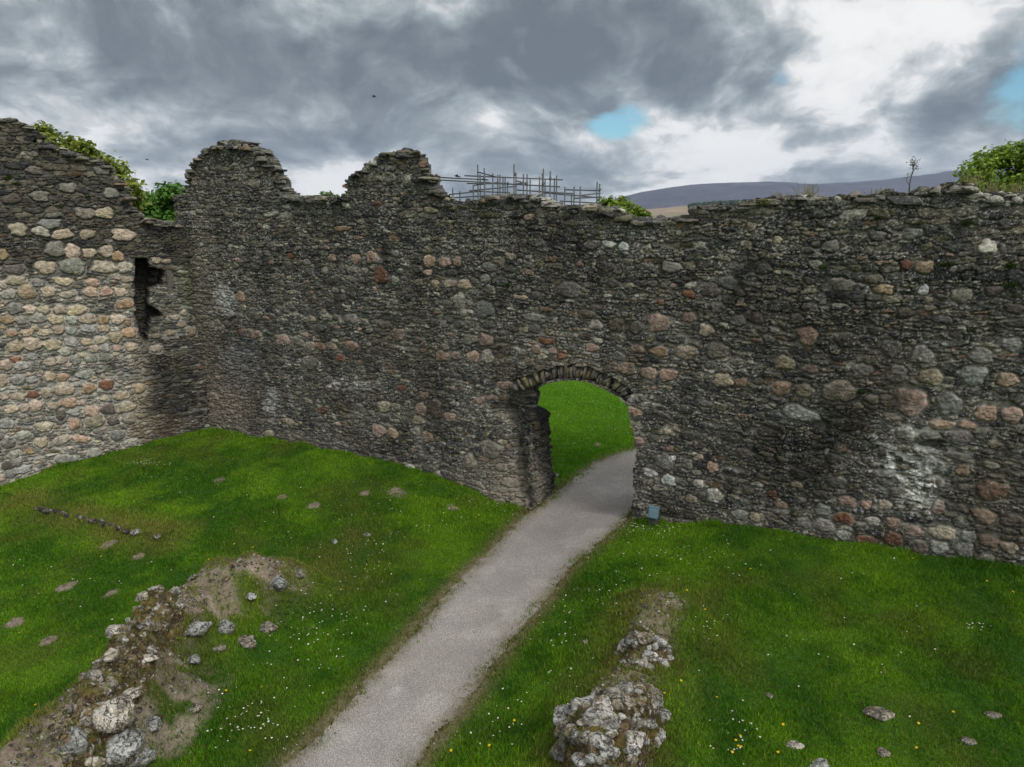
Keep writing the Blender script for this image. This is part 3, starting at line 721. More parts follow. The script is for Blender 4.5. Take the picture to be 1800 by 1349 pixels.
def build_main():
    root = tag(empty('curtain_wall', (*MAIN.world(np.array(9.), 0., 0.)[:2], 0)), 'long dark grey rubble wall with ruined top and an arched gateway over the path', 'ruined wall')
    inv = -np.array(root.location)
    fr = lambda u, v, w: MAIN.world(u, v, w)+inv
    st = .0175; u0, v0, um, vm = -.55, -1.1, 27.5, 10.6
    us, vs = np.arange(u0, um, st), np.arange(v0, vm, st)
    U, V = np.meshgrid(us, vs)
    PX, PY = px_of(MAIN, U, V)
    top = profile_fn(MAIN, TOP_MAIN)
    r = np.random.default_rng(21)
    B = boulders_uv(MAIN, B_MAIN)
    for _ in range(1150):                                # smaller cobbles between, and the stretch beyond the frame
        u, v = r.uniform(0, um), r.uniform(-.6, 6.3)
        x, y = px_of(MAIN, np.array(u), np.array(v))
        s = r.uniform(.05, .10) if x < 1830 else r.uniform(.12, .3)
        hb = r.random() < .62 or y < 430
        if hb: s = r.uniform(.07, .16)*(1.15 if y < 430 else 1.)
        if all(((u-q[0])/(q[2]+s+.03))**2+((v-q[1])/(q[3]+s+.03))**2 > 1 for q in B):
            B.append((u, v, s*r.uniform(1., 1.7), s*.8, r.choice(list('hhhhhdm')) if hb else r.choice(list('ptgmmdmm'))))
    hf = lambda u, v: (1.2 if v > 5.9 else 1.)*(.85 if u < 3.5 else 1.)
    S, idx, d1, e, isb, size, sc = lay_stones(U, V, st, u0, v0, B, .078, (28, 26, 19, 18, 9, 3, 4, 5), 300, elong=(1.1, 3.6), hfun=hf, bgain=.74, gap=.085)
    H, inside = relief(U, V, idx, d1, e, isb, size, 300, mort=.012)
    i = np.maximum(idx, 0)
    # gateway
    gate_px = [(925, 735), (924, 708), (932, 692), (946, 682), (965, 674), (985, 670), (1010, 669), (1035, 673), (1060, 683), (1085, 697), (1103, 713), (1106, 735), (1113, 762), (1117, 800), (1114, 850), (1111, 960), (940, 960), (937, 900), (930, 800)]
    G = [MAIN.uv(*p) for p in gate_px]
    gd = poly_sd(G, U, V)
    gdj = gd + (fbm(U*6, V*9, 3, 311)-.5)*.10*(V < 2.7)
    su = np.array([s[0] for s in S]); sv = np.array([s[1] for s in S])
    keep_s = sv < top(su)+.02
    keep = keep_s[i] & (V < top(U)+.22) & (gdj > .0)
    gl = G[0][0]
    # the wall's own waviness; robbed-out facing left of the gate; the hollow under the springing
    bulge = (fbm(U*.35, V*.45, 3, 321)-.5)*.22
    rob = .26*(.5+fbm(U*3, V*3, 3, 323))*sstep(PX, 868, 925)*sstep(PX, 1000, 930)*sstep(PY, 690, 735)*(PX < 1000) + .85*blob(PX, PY, 918, 702, 22, 26) + .22*blob(PX, PY, 885, 722, 20, 12)
    rob += .16*blob(PX, PY, 765, 719, 9, 13)*0
    rob += .25*blob(PX, PY, 1633, 782, 22, 6) + .2*blob(PX, PY, 1440, 750, 16, 10)
    spread = -.22*sstep(PY, 800, 905)*blob(PX, PY, 885, 900, 60, 200)
    W = -H - bulge + rob + spread + .05*V*0
    # colour: stones, mortar, then the wall's streaks and stains
    mor = fbm(U*3, V*3, 3, 331)[..., None]
    mor = np.clip(mor*2.2-.6, 0, 1); mcol = np.array([.040, .037, .032])*(1-mor) + np.array([.27, .25, .21])*mor
    lower = sstep(V, 6.4, 3.5)[..., None]
    mcol = mcol*(.55+.55*lower)
    C = np.where(inside[..., None], sc[i]*np.where(isb[i], .45+1.1*fbm(U*6, V*6, 4, 336), .66+.68*fbm(U*16, V*30, 2, 335))[..., None], mcol)
    spk = (vnoise(U*34, V*55, 337)*.6+fbm(U*2.2, V*2.2, 3, 338)*.4 > .66)[..., None] & ~isb[i][..., None]
    C = np.where(spk, C*.5+np.array([.17, .16, .135]), C)
    rg = ring_of(isb[i] & inside, 4); rg = (rg*(~(isb[i] & inside)))[..., None]*1.6*sstep(V, 7., 4.)[..., None]*fbm(U*2, V*2, 3, 351)[..., None]
    C = C*(1-rg.clip(0, .8))+np.array([.19, .175, .145])*rg.clip(0, .8)
    n = fbm(U*1.1, V*.5, 4, 341); ns = fbm(U*5, V*.55, 4, 343)
    def mul(k, f): nonlocal C; C = C*(1-k[..., None]*(1-f))
    def to(k, c): nonlocal C; k = np.clip(k, 0, 1)[..., None]; C = C*(1-k)+np.array(c)*k
    tex = .6+.8*fbm(U*8, V*14, 4, 347)
    mul(np.clip(blob(PX, PY, 1390, 780, 120, 95)*(.4+1.1*ns), 0, 1), .42)          # black run-off right of the gate
    mul(np.clip(blob(PX, PY, 1500, 760, 60, 45)*(.5+ns), 0, 1), .5)
    mul(np.clip(blob(PX, PY, 1480, 560, 330, 60)*ns, 0, 1), .65)
    mul(np.clip(blob(PX, PY, 1220, 850, 100, 55)*ns*1.1, 0, 1), .62)
    mul(np.clip(blob(PX, PY, 425, 655, 34, 60)*(.4+1.2*ns), 0, 1), .55); mul(np.clip(blob(PX, PY, 450, 720, 12, 40), 0, 1)*.8, .4)
    mul(sstep(n, .57, .70)*.75, .5); mul(sstep(fbm(U*.9+7, V*.28, 4, 391), .55, .66)*sstep(V, 7., 5.)*.7, .55)
    pat = fbm(U*5, V*4, 4, 381)
    to(sstep(blob(PX, PY, 425, 640, 42, 60)+(pat-.5)*1.2, .45, .7)*.45, (.13, .132, .135))              # grey-blue lime wash
    to(sstep(blob(PX, PY, 398, 525, 20, 45)+(pat-.5)*1.6, .5, .7)*.8, (.26, .255, .24)); to(sstep(blob(PX, PY, 478, 705, 16, 40)+(pat-.5)*1.6, .5, .7)*.7, (.25, .25, .245))
    to(blob(PX, PY, 395, 710, 55, 50)*tex*.55, (.19, .15, .115))                   # pinkish old plaster in the corner
    to(blob(PX, PY, 360, 560, 22, 180)*tex*.5, (.18, .155, .12)); to(blob(PX, PY, 480, 775, 110, 14)*tex*.5, (.20, .17, .135))
    lime = sstep(fbm(U*7, V*9, 4, 371)+.22*(~inside), .50, .60)
    to(blob(PX, PY, 1618, 848, 32, 42)*lime*1.5, (.48, .47, .42)); to(blob(PX, PY, 1580, 805, 30, 50)*lime*1.3, (.42, .41, .37))
    to(blob(PX, PY, 1600, 765, 50, 25)*(~inside)*.9, (.40, .39, .35)); to(blob(PX, PY, 1640, 775, 60, 60)*(~inside)*.8, (.32, .31, .28))
    to(blob(PX, PY, 895, 860, 40, 55)*tex*.6, (.22, .19, .15)); to(blob(PX, PY, 860, 840, 60, 30)*tex*.3, (.2, .18, .145))
    to(blob(PX, PY, 585, 675, 26, 10)*sstep(tex, .9, 1.3), (.45, .44, .40)); to(blob(PX, PY, 640, 678, 30, 9)*sstep(tex, .9, 1.3), (.45, .44, .4))
    to(blob(PX, PY, 1405, 728, 36, 13)*tex*.4, (.33, .33, .31)); to(sstep(n, .58, .75)*(V < 5)*.25, (.13, .105, .075))
    to(blob(PX, PY, 985, 640, 80, 16)*.3*tex, (.12, .095, .06))
    # the arch ring occupies its own band: keep the face out of it
    A = np.array([MAIN.uv(*p) for p in [(905, 690), (925, 683), (946, 677), (965, 669), (985, 665), (1010, 664), (1035, 668), (1060, 678), (1085, 692), (1103, 708)]])
    da, ta, sa = line_d(A, U, V)
    keep &= ~((da < .30+.08*(fbm(U*4, V*4, 2, 361)-.5)) & (sa > 0) & (ta > .005) & (ta < .985))
    rim = .30+.22*vnoise(idx*1.7, idx*.31, 3)
    rim = np.where((gd < .25) & (PX < 1000), .10, rim)
    sheet(fr, U, V, W, keep, rim, 'stone_face', M_WALL, root, C)
    # core with the gate passage
    cs = .09; cu, cv = np.meshgrid(np.arange(u0+.6, um, cs), np.arange(v0, vm, cs))
    gr = MAIN.uv(1113, 900)[0]
    arch_top = np.interp(cu, A[:, 0], A[:, 1], left=0, right=0)
    hole = (cu > gl-1.35) & (cu < gr+.06) & (cv < np.where((cu > A[0, 0]-.1), np.maximum(arch_top, 3.0), 3.0)+.12)
    back_top = lambda u: np.minimum(top(u), 7.15+.25*fbm(np.asarray(u, float)*.8, np.zeros(np.shape(u)), 3, 77))
    body = (cv+cs < top(cu+cs/2)-.10) & ~hole; low_body = body & (cv+cs < back_top(cu+cs/2)-.10)
    block_core(fr, body, u0+.6, v0, cs, .12, .50, 'rubble_core', M_WALL, root, (.075, .07, .06))
    block_core(fr, low_body, u0+.6, v0, cs, .502, TH, 'rear_core', M_WALL, root, (.075, .07, .06))
    # jambs of the passage: masonry sheets running back through the wall
    def jamb(uu, sgn, name, cave):
        ju, jv = np.meshgrid(np.arange(.02, TH, .0175), np.arange(-1., 3.5, .0175))
        bj = [(r.uniform(.1, TH), r.uniform(-.3, 2.7), r.uniform(.09, .17), r.uniform(.07, .12), r.choice(list('mdmg'))) for _ in range(9)]
        S2, id2, e1, e2, ib2, sz2, c2 = lay_stones(ju, jv, .0175, .02, -1., bj, .085, (30, 22, 10, 22, 4, 3, 1, 5), 410+len(name))
        H2, in2 = relief(ju, jv, id2, e1, e2, ib2, sz2, 430, (.03, .14), mort=.05)
        off = H2 - .05
        if cave: off = off - 1.2*sstep(jv-(2.55-.30*ju), -.16, .22+.1*fbm(ju*3, jv*3, 2, 9))*sstep(ju, .0, .22) - .34*(fbm(ju*2., jv*2., 4, 433)-.35)*sstep(jv, .2, .9) + .12*sstep(jv, .9, 0) - 1.32*sstep(ju+.25*(fbm(jv*2.5, jv*0, 3, 439)-.5), 1.55, 1.85)
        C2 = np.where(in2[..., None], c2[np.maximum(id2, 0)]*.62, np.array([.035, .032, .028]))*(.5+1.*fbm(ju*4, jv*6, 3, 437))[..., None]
        low = (np.exp(-((ju-.45)/.45)**2-((jv-.1)/.65)**2)*.6*cave)[..., None]
        C2 = C2*(1-low)+np.array([.17, .15, .12])*low
        f2 = lambda a, b, w: MAIN.world(uu+sgn*(-w), b, a)+inv
        sheet(f2, ju, jv, -off, np.ones(ju.shape, bool), .05, name, M_WALL, root, C2)
    jamb(gl+.02, 1, 'left_gate_jamb', 1.); jamb(gr+.02, -1, 'right_gate_jamb', 0.)
    # vault over the passage
    sv_ = np.linspace(0, 1, 30); La = np.r_[[A[0]+[-1.4, -.2], A[0]+[-.5, .02]], A, [A[-1]+[.12, -.3]]]
    L = np.r_[0, np.cumsum(np.hypot(*np.diff(La, axis=0).T))]; L /= L[-1]
    au, av = np.interp(sv_, L, La[:, 0]), np.interp(sv_, L, La[:, 1])
    ws = np.linspace(.25, TH, 12); UU, WW = np.meshgrid(au, ws); VV = np.tile(av+.09, (12, 1))
    UU = UU; q = (np.arange(11)[:, None]*30+np.arange(29)[None]).ravel()
    mesh('vault', fr(UU, VV+(fbm(UU*5, WW*5, 3, 5)-.5)*.1, WW).reshape(-1, 3), np.c_[q, q+1, q+31, q+30], M_WALL, root, np.array([.05, .045, .04]))
    # arch ring: thin slates set on edge, radiating
    parts = []; s = .0; tot = np.hypot(*np.diff(A, axis=0).T).sum(); La = np.r_[0, np.cumsum(np.hypot(*np.diff(A, axis=0).T))]/tot
    cen = A[:, :].mean(0)+np.array([.0, -1.6])
    while s < 1.:
        t = r.uniform(.04, .11)
        p = np.array([np.interp(s, La, A[:, 0]), np.interp(s, La, A[:, 1])]); nrm = unit(p-cen); tan = np.array([nrm[1], -nrm[0]])
        lean = r.normal(.14, .13); nrm = unit(nrm+tan*lean); tan = np.array([nrm[1], -nrm[0]])
        ln = r.uniform(.24, .46)*(.8 if s < .1 else 1.); lo = -r.uniform(.0, .06)
        pr = r.uniform(-.06, .035); dp = r.uniform(.5, .8)
        Vb, Fq = SLABS[int(r.integers(14))]
        uvp = p + nrm*(lo+ln/2)
        X = Vb*np.array([t/2*1.55, ln/2*1.08, dp/2])
        uu = uvp[0]+X[:, 0]*tan[0]+X[:, 1]*nrm[0]; vv = uvp[1]+X[:, 0]*tan[1]+X[:, 1]*nrm[1]
        wv = X[:, 2]+dp/2-pr - (fbm(np.array([p[0]*.35]), np.array([p[1]*.45]), 3, 321)[0]-.5)*.22
        c = np.array([(.068, .058, .044), (.058, .051, .041), (.080, .068, .048), (.052, .047, .040), (.082, .070, .036), (.15, .14, .115)][int(r.choice(6, p=[.3, .25, .2, .16, .07, .02]))])
        parts.append((fr(uu, vv, wv), Fq, c*r.uniform(.8, 1.2))); s += t/tot
    Vv, Ff, Cc = joinV(parts)
    mesh('arch_ring', Vv, Ff, M_WALL, root, Cc*1.25)
    # loose stones along the broken head, through the wall's thickness
    sp = []
    for u in np.arange(-.1, um, .062):
        for w in (r.uniform(-.02, .25), r.uniform(.25, .9), r.uniform(.9, TH)):
            du = r.uniform(-.06, .06)
            sp.append((u+du, float(top(u+du) if w < .42 else back_top(u+du))-r.uniform(.02, .12)+(w > .3)*r.uniform(-.1, .06), w, r.uniform(.65, 1.15)))
    Vv, Ff, Cc = heap(MAIN, sp, r, (24, 26, 20, 12, 12, 2, 4, 5), math.atan2(MAIN.d[1], MAIN.d[0]))
    for x0, y0, rx in ((1750, 345, 60), (960, 362, 26), (1430, 350, 18)):        # pale capping mortar left on the head
        pu, pv = px_of(MAIN, *[np.array(q) for q in MAIN.uv(x0, y0)])
        uu, ww = MAIN.uw(Vv[:, 0], Vv[:, 1]); cu_ = MAIN.uv(x0, y0)[0]
        k = np.exp(-((uu-cu_)/(rx*.016))**2)[:, None]*.7*(Vv[:, 2] > MAIN.uv(x0, y0)[1]-.25)[:, None]
        Cc = Cc*(1-k)+np.array([.30, .28, .24])*k
    mesh('wall_head_stones', Vv+inv, Ff, M_WALL, root, Cc, smooth=False)
    return top
top_main = build_main()

def build_tower():
    root = tag(empty('tower_wall', (*TOWER.world(np.array(5.), 0., 0.)[:2], 0)), 'pale cobble-studded tower wall with a dark slit doorway, meeting the corner', 'ruined wall')
    inv = -np.array(root.location)
    fr = lambda u, v, w: TOWER.world(u, v, w)+inv
    st = .0175; u0, v0, um, vm = -.25, -1.8, 9.5, 11.6
    U, V = np.meshgrid(np.arange(u0, um, st), np.arange(v0, vm, st))
    PX, PY = px_of(TOWER, U, V)
    top = profile_fn(TOWER, TOP_TOWER); r = np.random.default_rng(41)
    B = [(u, v, a*1.07, b*1.10, c) for u, v, a, b, c in boulders_uv(TOWER, B_TOWER)]
    for _ in range(1100):
        u, v = r.uniform(1.3, um), r.uniform(-1.5, 5.9); x, y = px_of(TOWER, np.array(u), np.array(v))
        if x > 232 or (y < 420 and r.random() < .85): continue
        s = r.uniform(.04, .085) if x > -5 else r.uniform(.08, .2)
        if all(((u-q[0])/(q[2]+s))**2+((v-q[1])/(q[3]+s))**2 > 1 for q in B): B.append((u, v, s*r.uniform(1., 1.5), s*.8, r.choice(list('ttgmgttm'))))
    S, idx, d1, e, isb, size, sc = lay_stones(U, V, st, u0, v0, B, .07, (14, 24, 26, 6, 20, 4, 6, 3), 500, hfun=lambda u, v: 1.25 if v > 5.9 else .85, gap=.10, bgain=.88)
    H, inside = relief(U, V, idx, d1, e, isb, size, 500, (.015, .065), mort=.012, dome=.44)
    i = np.maximum(idx, 0)
    su = np.array([s[0] for s in S]); sv = np.array([s[1] for s in S])
    keep = (sv < top(su)+.02)[i] & (V < top(U)+.22)
    slit = poly_sd([TOWER.uv(*p) for p in [(238, 456), (262, 456), (264, 470), (290, 476), (286, 500), (264, 512), (262, 535), (290, 556), (268, 562), (258, 606), (248, 600), (238, 560), (236, 500)]], U, V)
    slit = slit + (fbm(U*5, V*8, 3, 511)-.5)*.12
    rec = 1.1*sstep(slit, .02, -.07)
    eros = .22*blob(PX, PY, 290, 500, 24, 45)
    W = -H - (fbm(U*.4, V*.4, 3, 521)-.5)*.2 + rec + eros
    mor = fbm(U*3, V*3, 3, 531)[..., None]
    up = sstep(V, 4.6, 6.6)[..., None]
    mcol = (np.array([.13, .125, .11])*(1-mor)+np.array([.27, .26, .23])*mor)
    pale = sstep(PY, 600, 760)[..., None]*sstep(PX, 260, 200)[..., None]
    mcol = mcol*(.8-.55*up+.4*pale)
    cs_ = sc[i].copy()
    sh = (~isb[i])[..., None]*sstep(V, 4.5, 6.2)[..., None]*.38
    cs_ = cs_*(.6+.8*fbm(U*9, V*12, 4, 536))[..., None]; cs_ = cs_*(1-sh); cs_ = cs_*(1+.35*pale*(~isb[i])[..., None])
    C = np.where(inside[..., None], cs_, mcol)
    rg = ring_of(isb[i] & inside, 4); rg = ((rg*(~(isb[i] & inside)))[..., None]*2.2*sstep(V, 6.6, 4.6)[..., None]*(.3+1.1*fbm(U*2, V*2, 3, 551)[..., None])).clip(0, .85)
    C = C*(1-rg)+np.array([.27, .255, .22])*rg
    tex = .6+.8*fbm(U*8, V*14, 4, 547); ns = fbm(U*5, V*.6, 4, 543)
    def to(k, c): nonlocal C; k = np.clip(k, 0, 1)[..., None]; C = C*(1-k)+np.array(c)*k
    def mul(k, f): nonlocal C; C = C*(1-np.clip(k, 0, 1)[..., None]*(1-f))
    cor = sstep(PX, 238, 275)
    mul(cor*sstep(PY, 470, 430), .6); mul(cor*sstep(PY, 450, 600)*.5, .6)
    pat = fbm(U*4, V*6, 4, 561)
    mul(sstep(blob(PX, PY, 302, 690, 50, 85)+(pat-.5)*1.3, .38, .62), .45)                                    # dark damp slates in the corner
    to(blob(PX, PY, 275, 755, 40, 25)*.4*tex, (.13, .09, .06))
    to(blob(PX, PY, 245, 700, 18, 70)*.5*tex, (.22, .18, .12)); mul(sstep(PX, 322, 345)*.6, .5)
    to(blob(PX, PY, 225, 655, 20, 12)*.7*tex, (.12, .12, .125))
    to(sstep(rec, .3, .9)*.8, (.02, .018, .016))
    to(blob(PX, PY, 330, 500, 12, 40)*.4*tex*ns*2, (.07, .085, .02))                # algae
    rim = .35+.5*vnoise(idx*1.7, idx*.31, 3)
    sheet(fr, U, V, W, keep, rim, 'stone_face', M_TOWER, root, C, flip=True)
    cs = .09; cu, cv = np.meshgrid(np.arange(u0+.05, um, cs), np.arange(v0, vm, cs))
    block_core(fr, (cv+cs < top(cu+cs/2)-.10), u0+.05, v0, cs, .12+1.1, TH, 'rubble_core', M_TOWER, root, (.075, .07, .06))
    su_ = fr
    cs2 = (cv+cs < top(cu+cs/2)-.10) & ((cu < TOWER.uv(300, 520)[0]) | (cu > TOWER.uv(225, 520)[0]) | (cv > TOWER.uv(250, 440)[1]) | (cv < TOWER.uv(250, 620)[1]))
    block_core(fr, cs2, u0+.05, v0, cs, .12, 1.215, 'inner_core', M_TOWER, root, (.07, .065, .055))
    sp = []
    for u in np.arange(-.1, um, .06):
        for w in (r.uniform(-.02, .3), r.uniform(.3, .9), r.uniform(.9, TH)):
            du = r.uniform(-.06, .06); sp.append((u+du, float(top(u+du))-r.uniform(.02, .12)+(w > .3)*r.uniform(-.1, .05), w, r.uniform(.65, 1.15)))
    Vv, Ff, Cc = heap(TOWER, sp, r, (20, 26, 22, 10, 14, 2, 6, 4), math.atan2(TOWER.d[1], TOWER.d[0]))
    mesh('wall_head_stones', Vv+inv, Ff, M_TOWER, root, Cc, smooth=False)
build_tower()

# ------------------------------------------------------------------ far country
def hill(name, prof, Y, depth, cfun, seed, rough):
    """a ridge whose skyline passes the given directions at distance Y, sloping down both ways"""
    xs = np.array([at_y(px, py, Y)[0] for px, py in prof]); zs = np.array([at_y(px, py, Y)[2] for px, py in prof])
    X = np.linspace(xs[0], xs[-1], 260); Zr = np.interp(X, xs, zs)
    T = np.linspace(-1, 1, 70)
    XX, TT = np.meshgrid(X, T); YY = Y+TT*depth
    prof_ = np.where(TT < 0, np.cos(TT*math.pi/2)**1.3, np.cos(TT*math.pi/2))
    ZZ = FARZ-3+(np.tile(Zr, (70, 1))-FARZ+3)*prof_
    amp = (np.tile(Zr, (70, 1)))*rough
    ZZ = ZZ+(fbm(XX/Y*14, YY/Y*14, 5, seed)-.5)*amp*np.clip(1-prof_, 0, 1)*2.4 + (fbm(XX/Y*60, YY/Y*60, 3, seed+9)-.5)*amp*.12
    q = (np.arange(69)[:, None]*260+np.arange(259)[None]).ravel()
    return tag(mesh(name, np.c_[XX.ravel(), YY.ravel(), ZZ.ravel()], np.c_[q, q+1, q+261, q+260], M_HILL, None, cfun(XX.ravel(), YY.ravel(), ZZ.ravel())), kind='structure')
def hazy_heather(x, y, z):  # moor tone with the blue of distant air mixed into its colour
    n = fbm(x/420, y/420+z/90, 5, 201)[:, None]; m = fbm(x/130, z/25, 4, 203)[:, None]
    return (np.array([.040, .046, .076])*(1-n)+np.array([.076, .074, .090])*n)*(.75+.5*m)
hill('moor_hill', [(200, 380), (700, 378), (980, 372), (1060, 356), (1100, 345), (1140, 336), (1200, 327), (1250, 324), (1335, 321), (1345, 324), (1420, 325), (1500, 321), (1560, 316), (1620, 309), (1690, 300), (1760, 296), (1850, 292), (2100, 300), (2500, 330)],
     6000., 2600., hazy_heather, 211, .5)
hill('foothill', [(900, 384), (1000, 379), (1080, 374), (1150, 368), (1220, 361), (1300, 357), (1380, 354), (1500, 350), (1700, 346), (2000, 350)], 2400., 700.,
     lambda x, y, z: np.array([.20, .15, .10])*(.7+.6*fbm(x/160, z/9, 4, 221))[:, None], 223, .35)
def woodland():
    r = np.random.default_rng(61); parts = []
    for px0, px1, py, Y, k in ((1040, 1142, 372, 2150, 150), (1212, 1345, 358, 2150, 260)):
        for _ in range(k):
            t = r.random(); px = px0+(px1-px0)*t; yy = py-(px-px0)*(.05 if px0 > 1100 else .02)+(1-math.sin(t*math.pi)**.4)*3
            p = at_y(px, yy+r.uniform(-.5, 2.5), Y+r.uniform(-60, 60))
            Vb, Fq = ROCKS[int(r.integers(10))]
            s = r.uniform(5, 9); parts.append((Vb*np.array([s, s, s*1.1])+p-np.array([0, 0, s*.6]), Fq, np.array([.020, .035, .018])*r.uniform(.7, 1.3)))
    V, Fq, C = joinV(parts)
    tag(mesh('woodland', V, Fq, M_HILL, None, C), 'dark strip of far conifer woodland below the moor hill', 'woodland', kind='stuff')
woodland()

# ------------------------------------------------------------------ trees, shrubs, weeds
def leaves(blobs, n, size, c0, c1, r, flat=.7):
    """many single leaves gathered in twig clusters through the crown's volume"""
    tot = sum(b[3]**2 for b in blobs); P, Nn = [], []
    for (x, y, z, rad) in blobs:
        k = int(n*rad**2/tot); kc = max(6, k//14)
        d = r.normal(0, 1, (kc, 3)); d /= np.linalg.norm(d, axis=1)[:, None]
        q = np.array([x, y, z])+d*(rad*(.45+.6*r.random(kc)**.6))[:, None]*np.array([1, 1, flat])
        j = r.integers(0, kc, k); P.append(q[j]+r.normal(0, rad*.10+size*.8, (k, 3))*np.array([1, 1, .6])); Nn.append(d[j])
    P, Nn = np.concatenate(P), np.concatenate(Nn); k = len(P)
    a = r.normal(0, 1, (k, 3)); nn = Nn*.5+np.array([0, 0, .7])+r.normal(0, .45, (k, 3)); nn /= np.linalg.norm(nn, axis=1)[:, None]
    t = np.cross(nn, a); t /= np.linalg.norm(t, axis=1)[:, None]; b = np.cross(nn, t)
    s = (size*r.uniform(.6, 1.25, k))[:, None]
    V = np.stack([P-t*s, P-b*s*.62+nn*s*.1, P+t*s, P+b*s*.62+nn*s*.1], 1).reshape(-1, 3)
    mixv = np.clip(.5+r.normal(0, .28, k), 0, 1)[:, None]
    C = np.repeat((np.array(c0)*(1-mixv)+np.array(c1)*mixv), 4, 0)
    return V, np.arange(k*4).reshape(k, 4), C
def tree(name, base, blobs, n, size, c0, c1, label, cat, seed, tr=.22, group=None, flat=.7):
    r = np.random.default_rng(seed); base = np.array(base, float)
    root = tag(empty(name, base), label, cat, group)
    bl = np.array(blobs, float)
    cen = bl[:, :3].mean(0); fork = base+(cen-base)*np.array([.6, .6, .45])
    parts = []
    P = [base-np.array([0, 0, .2])]+[base+(fork-base)*t+r.normal(0, tr*.35, 3)*(0 < t < 1) for t in (.3, .65, 1.)]
    V, Fq = tube(P, [tr*1.25, tr, tr*.85, tr*.7], 8); parts.append((V, Fq, np.array([.085, .07, .055])))
    V, Fq, C = joinV(parts); mesh('trunk', V-base, Fq, M_BARK, root, C)
    parts = []
    for b in bl:
        mid = fork+(b[:3]-fork)*.5+r.normal(0, .18, 3)
        V, Fq = tube([fork, mid, b[:3]], [tr*.5, tr*.3, tr*.1], 6); parts.append((V, Fq, np.array([.08, .065, .05])))
        for _ in range(4):
            d = unit(r.normal(0, 1, 3))*b[3]*.85*np.array([1, 1, flat]); V, Fq = tube([b[:3], b[:3]+d*.5+r.normal(0, .05, 3), b[:3]+d], [tr*.12, tr*.07, tr*.03], 4); parts.append((V, Fq, np.array([.07, .055, .04])))
    V, Fq, C = joinV(parts); mesh('limbs', V-base, Fq, M_BARK, root, C)
    V, Fq, C = leaves(blobs, n, size, c0, c1, r, flat); mesh('crown', V-base, Fq, M_LEAF, root, C, smooth=False)
    return root
def blobs_px(lst, Y, jit, r):
    o = []
    for px, py, rp in lst:
        p = at_y(px, py, Y+r.uniform(-jit, jit)); o.append((*p, rp*Y/F))
    return o
_t = np.random.default_rng(71)
Y = 31.
tree('sycamore_tree', at_y(120, 700, Y)*[1, 1, 0]+[0, 0, -.3], blobs_px([(45, 262, 40), (75, 236, 22), (100, 270, 30), (130, 262, 22), (165, 290, 30), (150, 262, 14), (195, 300, 24), (215, 330, 26), (185, 330, 34), (60, 310, 50), (130, 330, 50), (225, 352, 22), (10, 280, 40)], Y, 1.4, _t),
     16000, .12, (.09, .135, .014), (.23, .26, .035), 'olive green broad-leaved tree arching behind the tower wall top', 'tree', 1, .24)
Y = 34.
tree('sycamore_tree', at_y(280, 700, Y)*[1, 1, 0]+[0, 0, -.3], blobs_px([(262, 360, 26), (282, 352, 24), (304, 344, 24), (300, 370, 30), (325, 350, 26), (270, 385, 30), (310, 400, 34), (252, 372, 18)], Y, 1.2, _t),
     6500, .13, (.04, .115, .012), (.11, .23, .025), 'deep green bushy tree filling the gap at the wall corner', 'tree', 2, .2)
Y = 40.
tree('sycamore_tree', at_y(577, 700, Y)*[1, 1, 0]+[0, 0, -.3], blobs_px([(572, 352, 14), (583, 350, 12), (562, 356, 12), (577, 372, 24)], Y, .6, _t),
     2200, .12, (.05, .10, .012), (.10, .18, .025), 'small tree top just showing between the two wall peaks', 'tree', 3, .16)
Y = 27.
tree('sycamore_tree', at_y(1790, 700, Y)*[1, 1, 0]+[0, 0, 0.], blobs_px([(1720, 300, 26), (1706, 322, 18), (1742, 284, 26), (1772, 276, 28), (1800, 270, 26), (1745, 322, 24), (1780, 322, 26), (1810, 275, 30), (1820, 312, 40), (1840, 340, 50), (1770, 350, 30), (1870, 290, 50), (1900, 330, 60)], Y, 1.2, _t),
     18000, .09, (.085, .145, .012), (.22, .32, .025), 'bright yellow-green tree rising behind the right end of the long wall', 'tree', 4, .24)
def shrub(name, px, py, w, blobs, n, size, c0, c1, label, seed):
    u, v = MAIN.uv(px, py, w); b = MAIN.world(np.array(u), v, w); r = np.random.default_rng(seed)
    root = tag(empty(name, b), label, 'shrub')
    bl = []
    for x, y, rp in blobs:
        uu, vv = MAIN.uv(x, y, w); q = MAIN.world(np.array(uu), vv, w+r.uniform(-.15, .2)); bl.append((*q, rp*.0162))
    V, Fq, C = leaves(bl, n, size, c0, c1, r, .8); mesh('foliage', V-b, Fq, M_LEAF, root, C, smooth=False)
    parts = []
    for q in bl:
        V, Fq = tube([b-np.array([0, 0, .1]), (b+np.array(q[:3]))/2+r.normal(0, .03, 3), np.array(q[:3])], [.016, .011, .005], 4); parts.append((V, Fq, np.array([.08, .06, .04])))
    V, Fq, C = joinV(parts); mesh('stems', V-b, Fq, M_BARK, root, C)
shrub('wall_shrub', 1098, 380, .7, [(1065, 358, 8), (1078, 358, 10), (1092, 360, 10), (1088, 352, 6), (1105, 370, 10), (1118, 374, 10), (1128, 380, 8), (1122, 388, 7)], 1500, .05, (.10, .16, .012), (.21, .28, .03), 'bright yellow-green shrub rooted in the broken top of the long wall', 81)

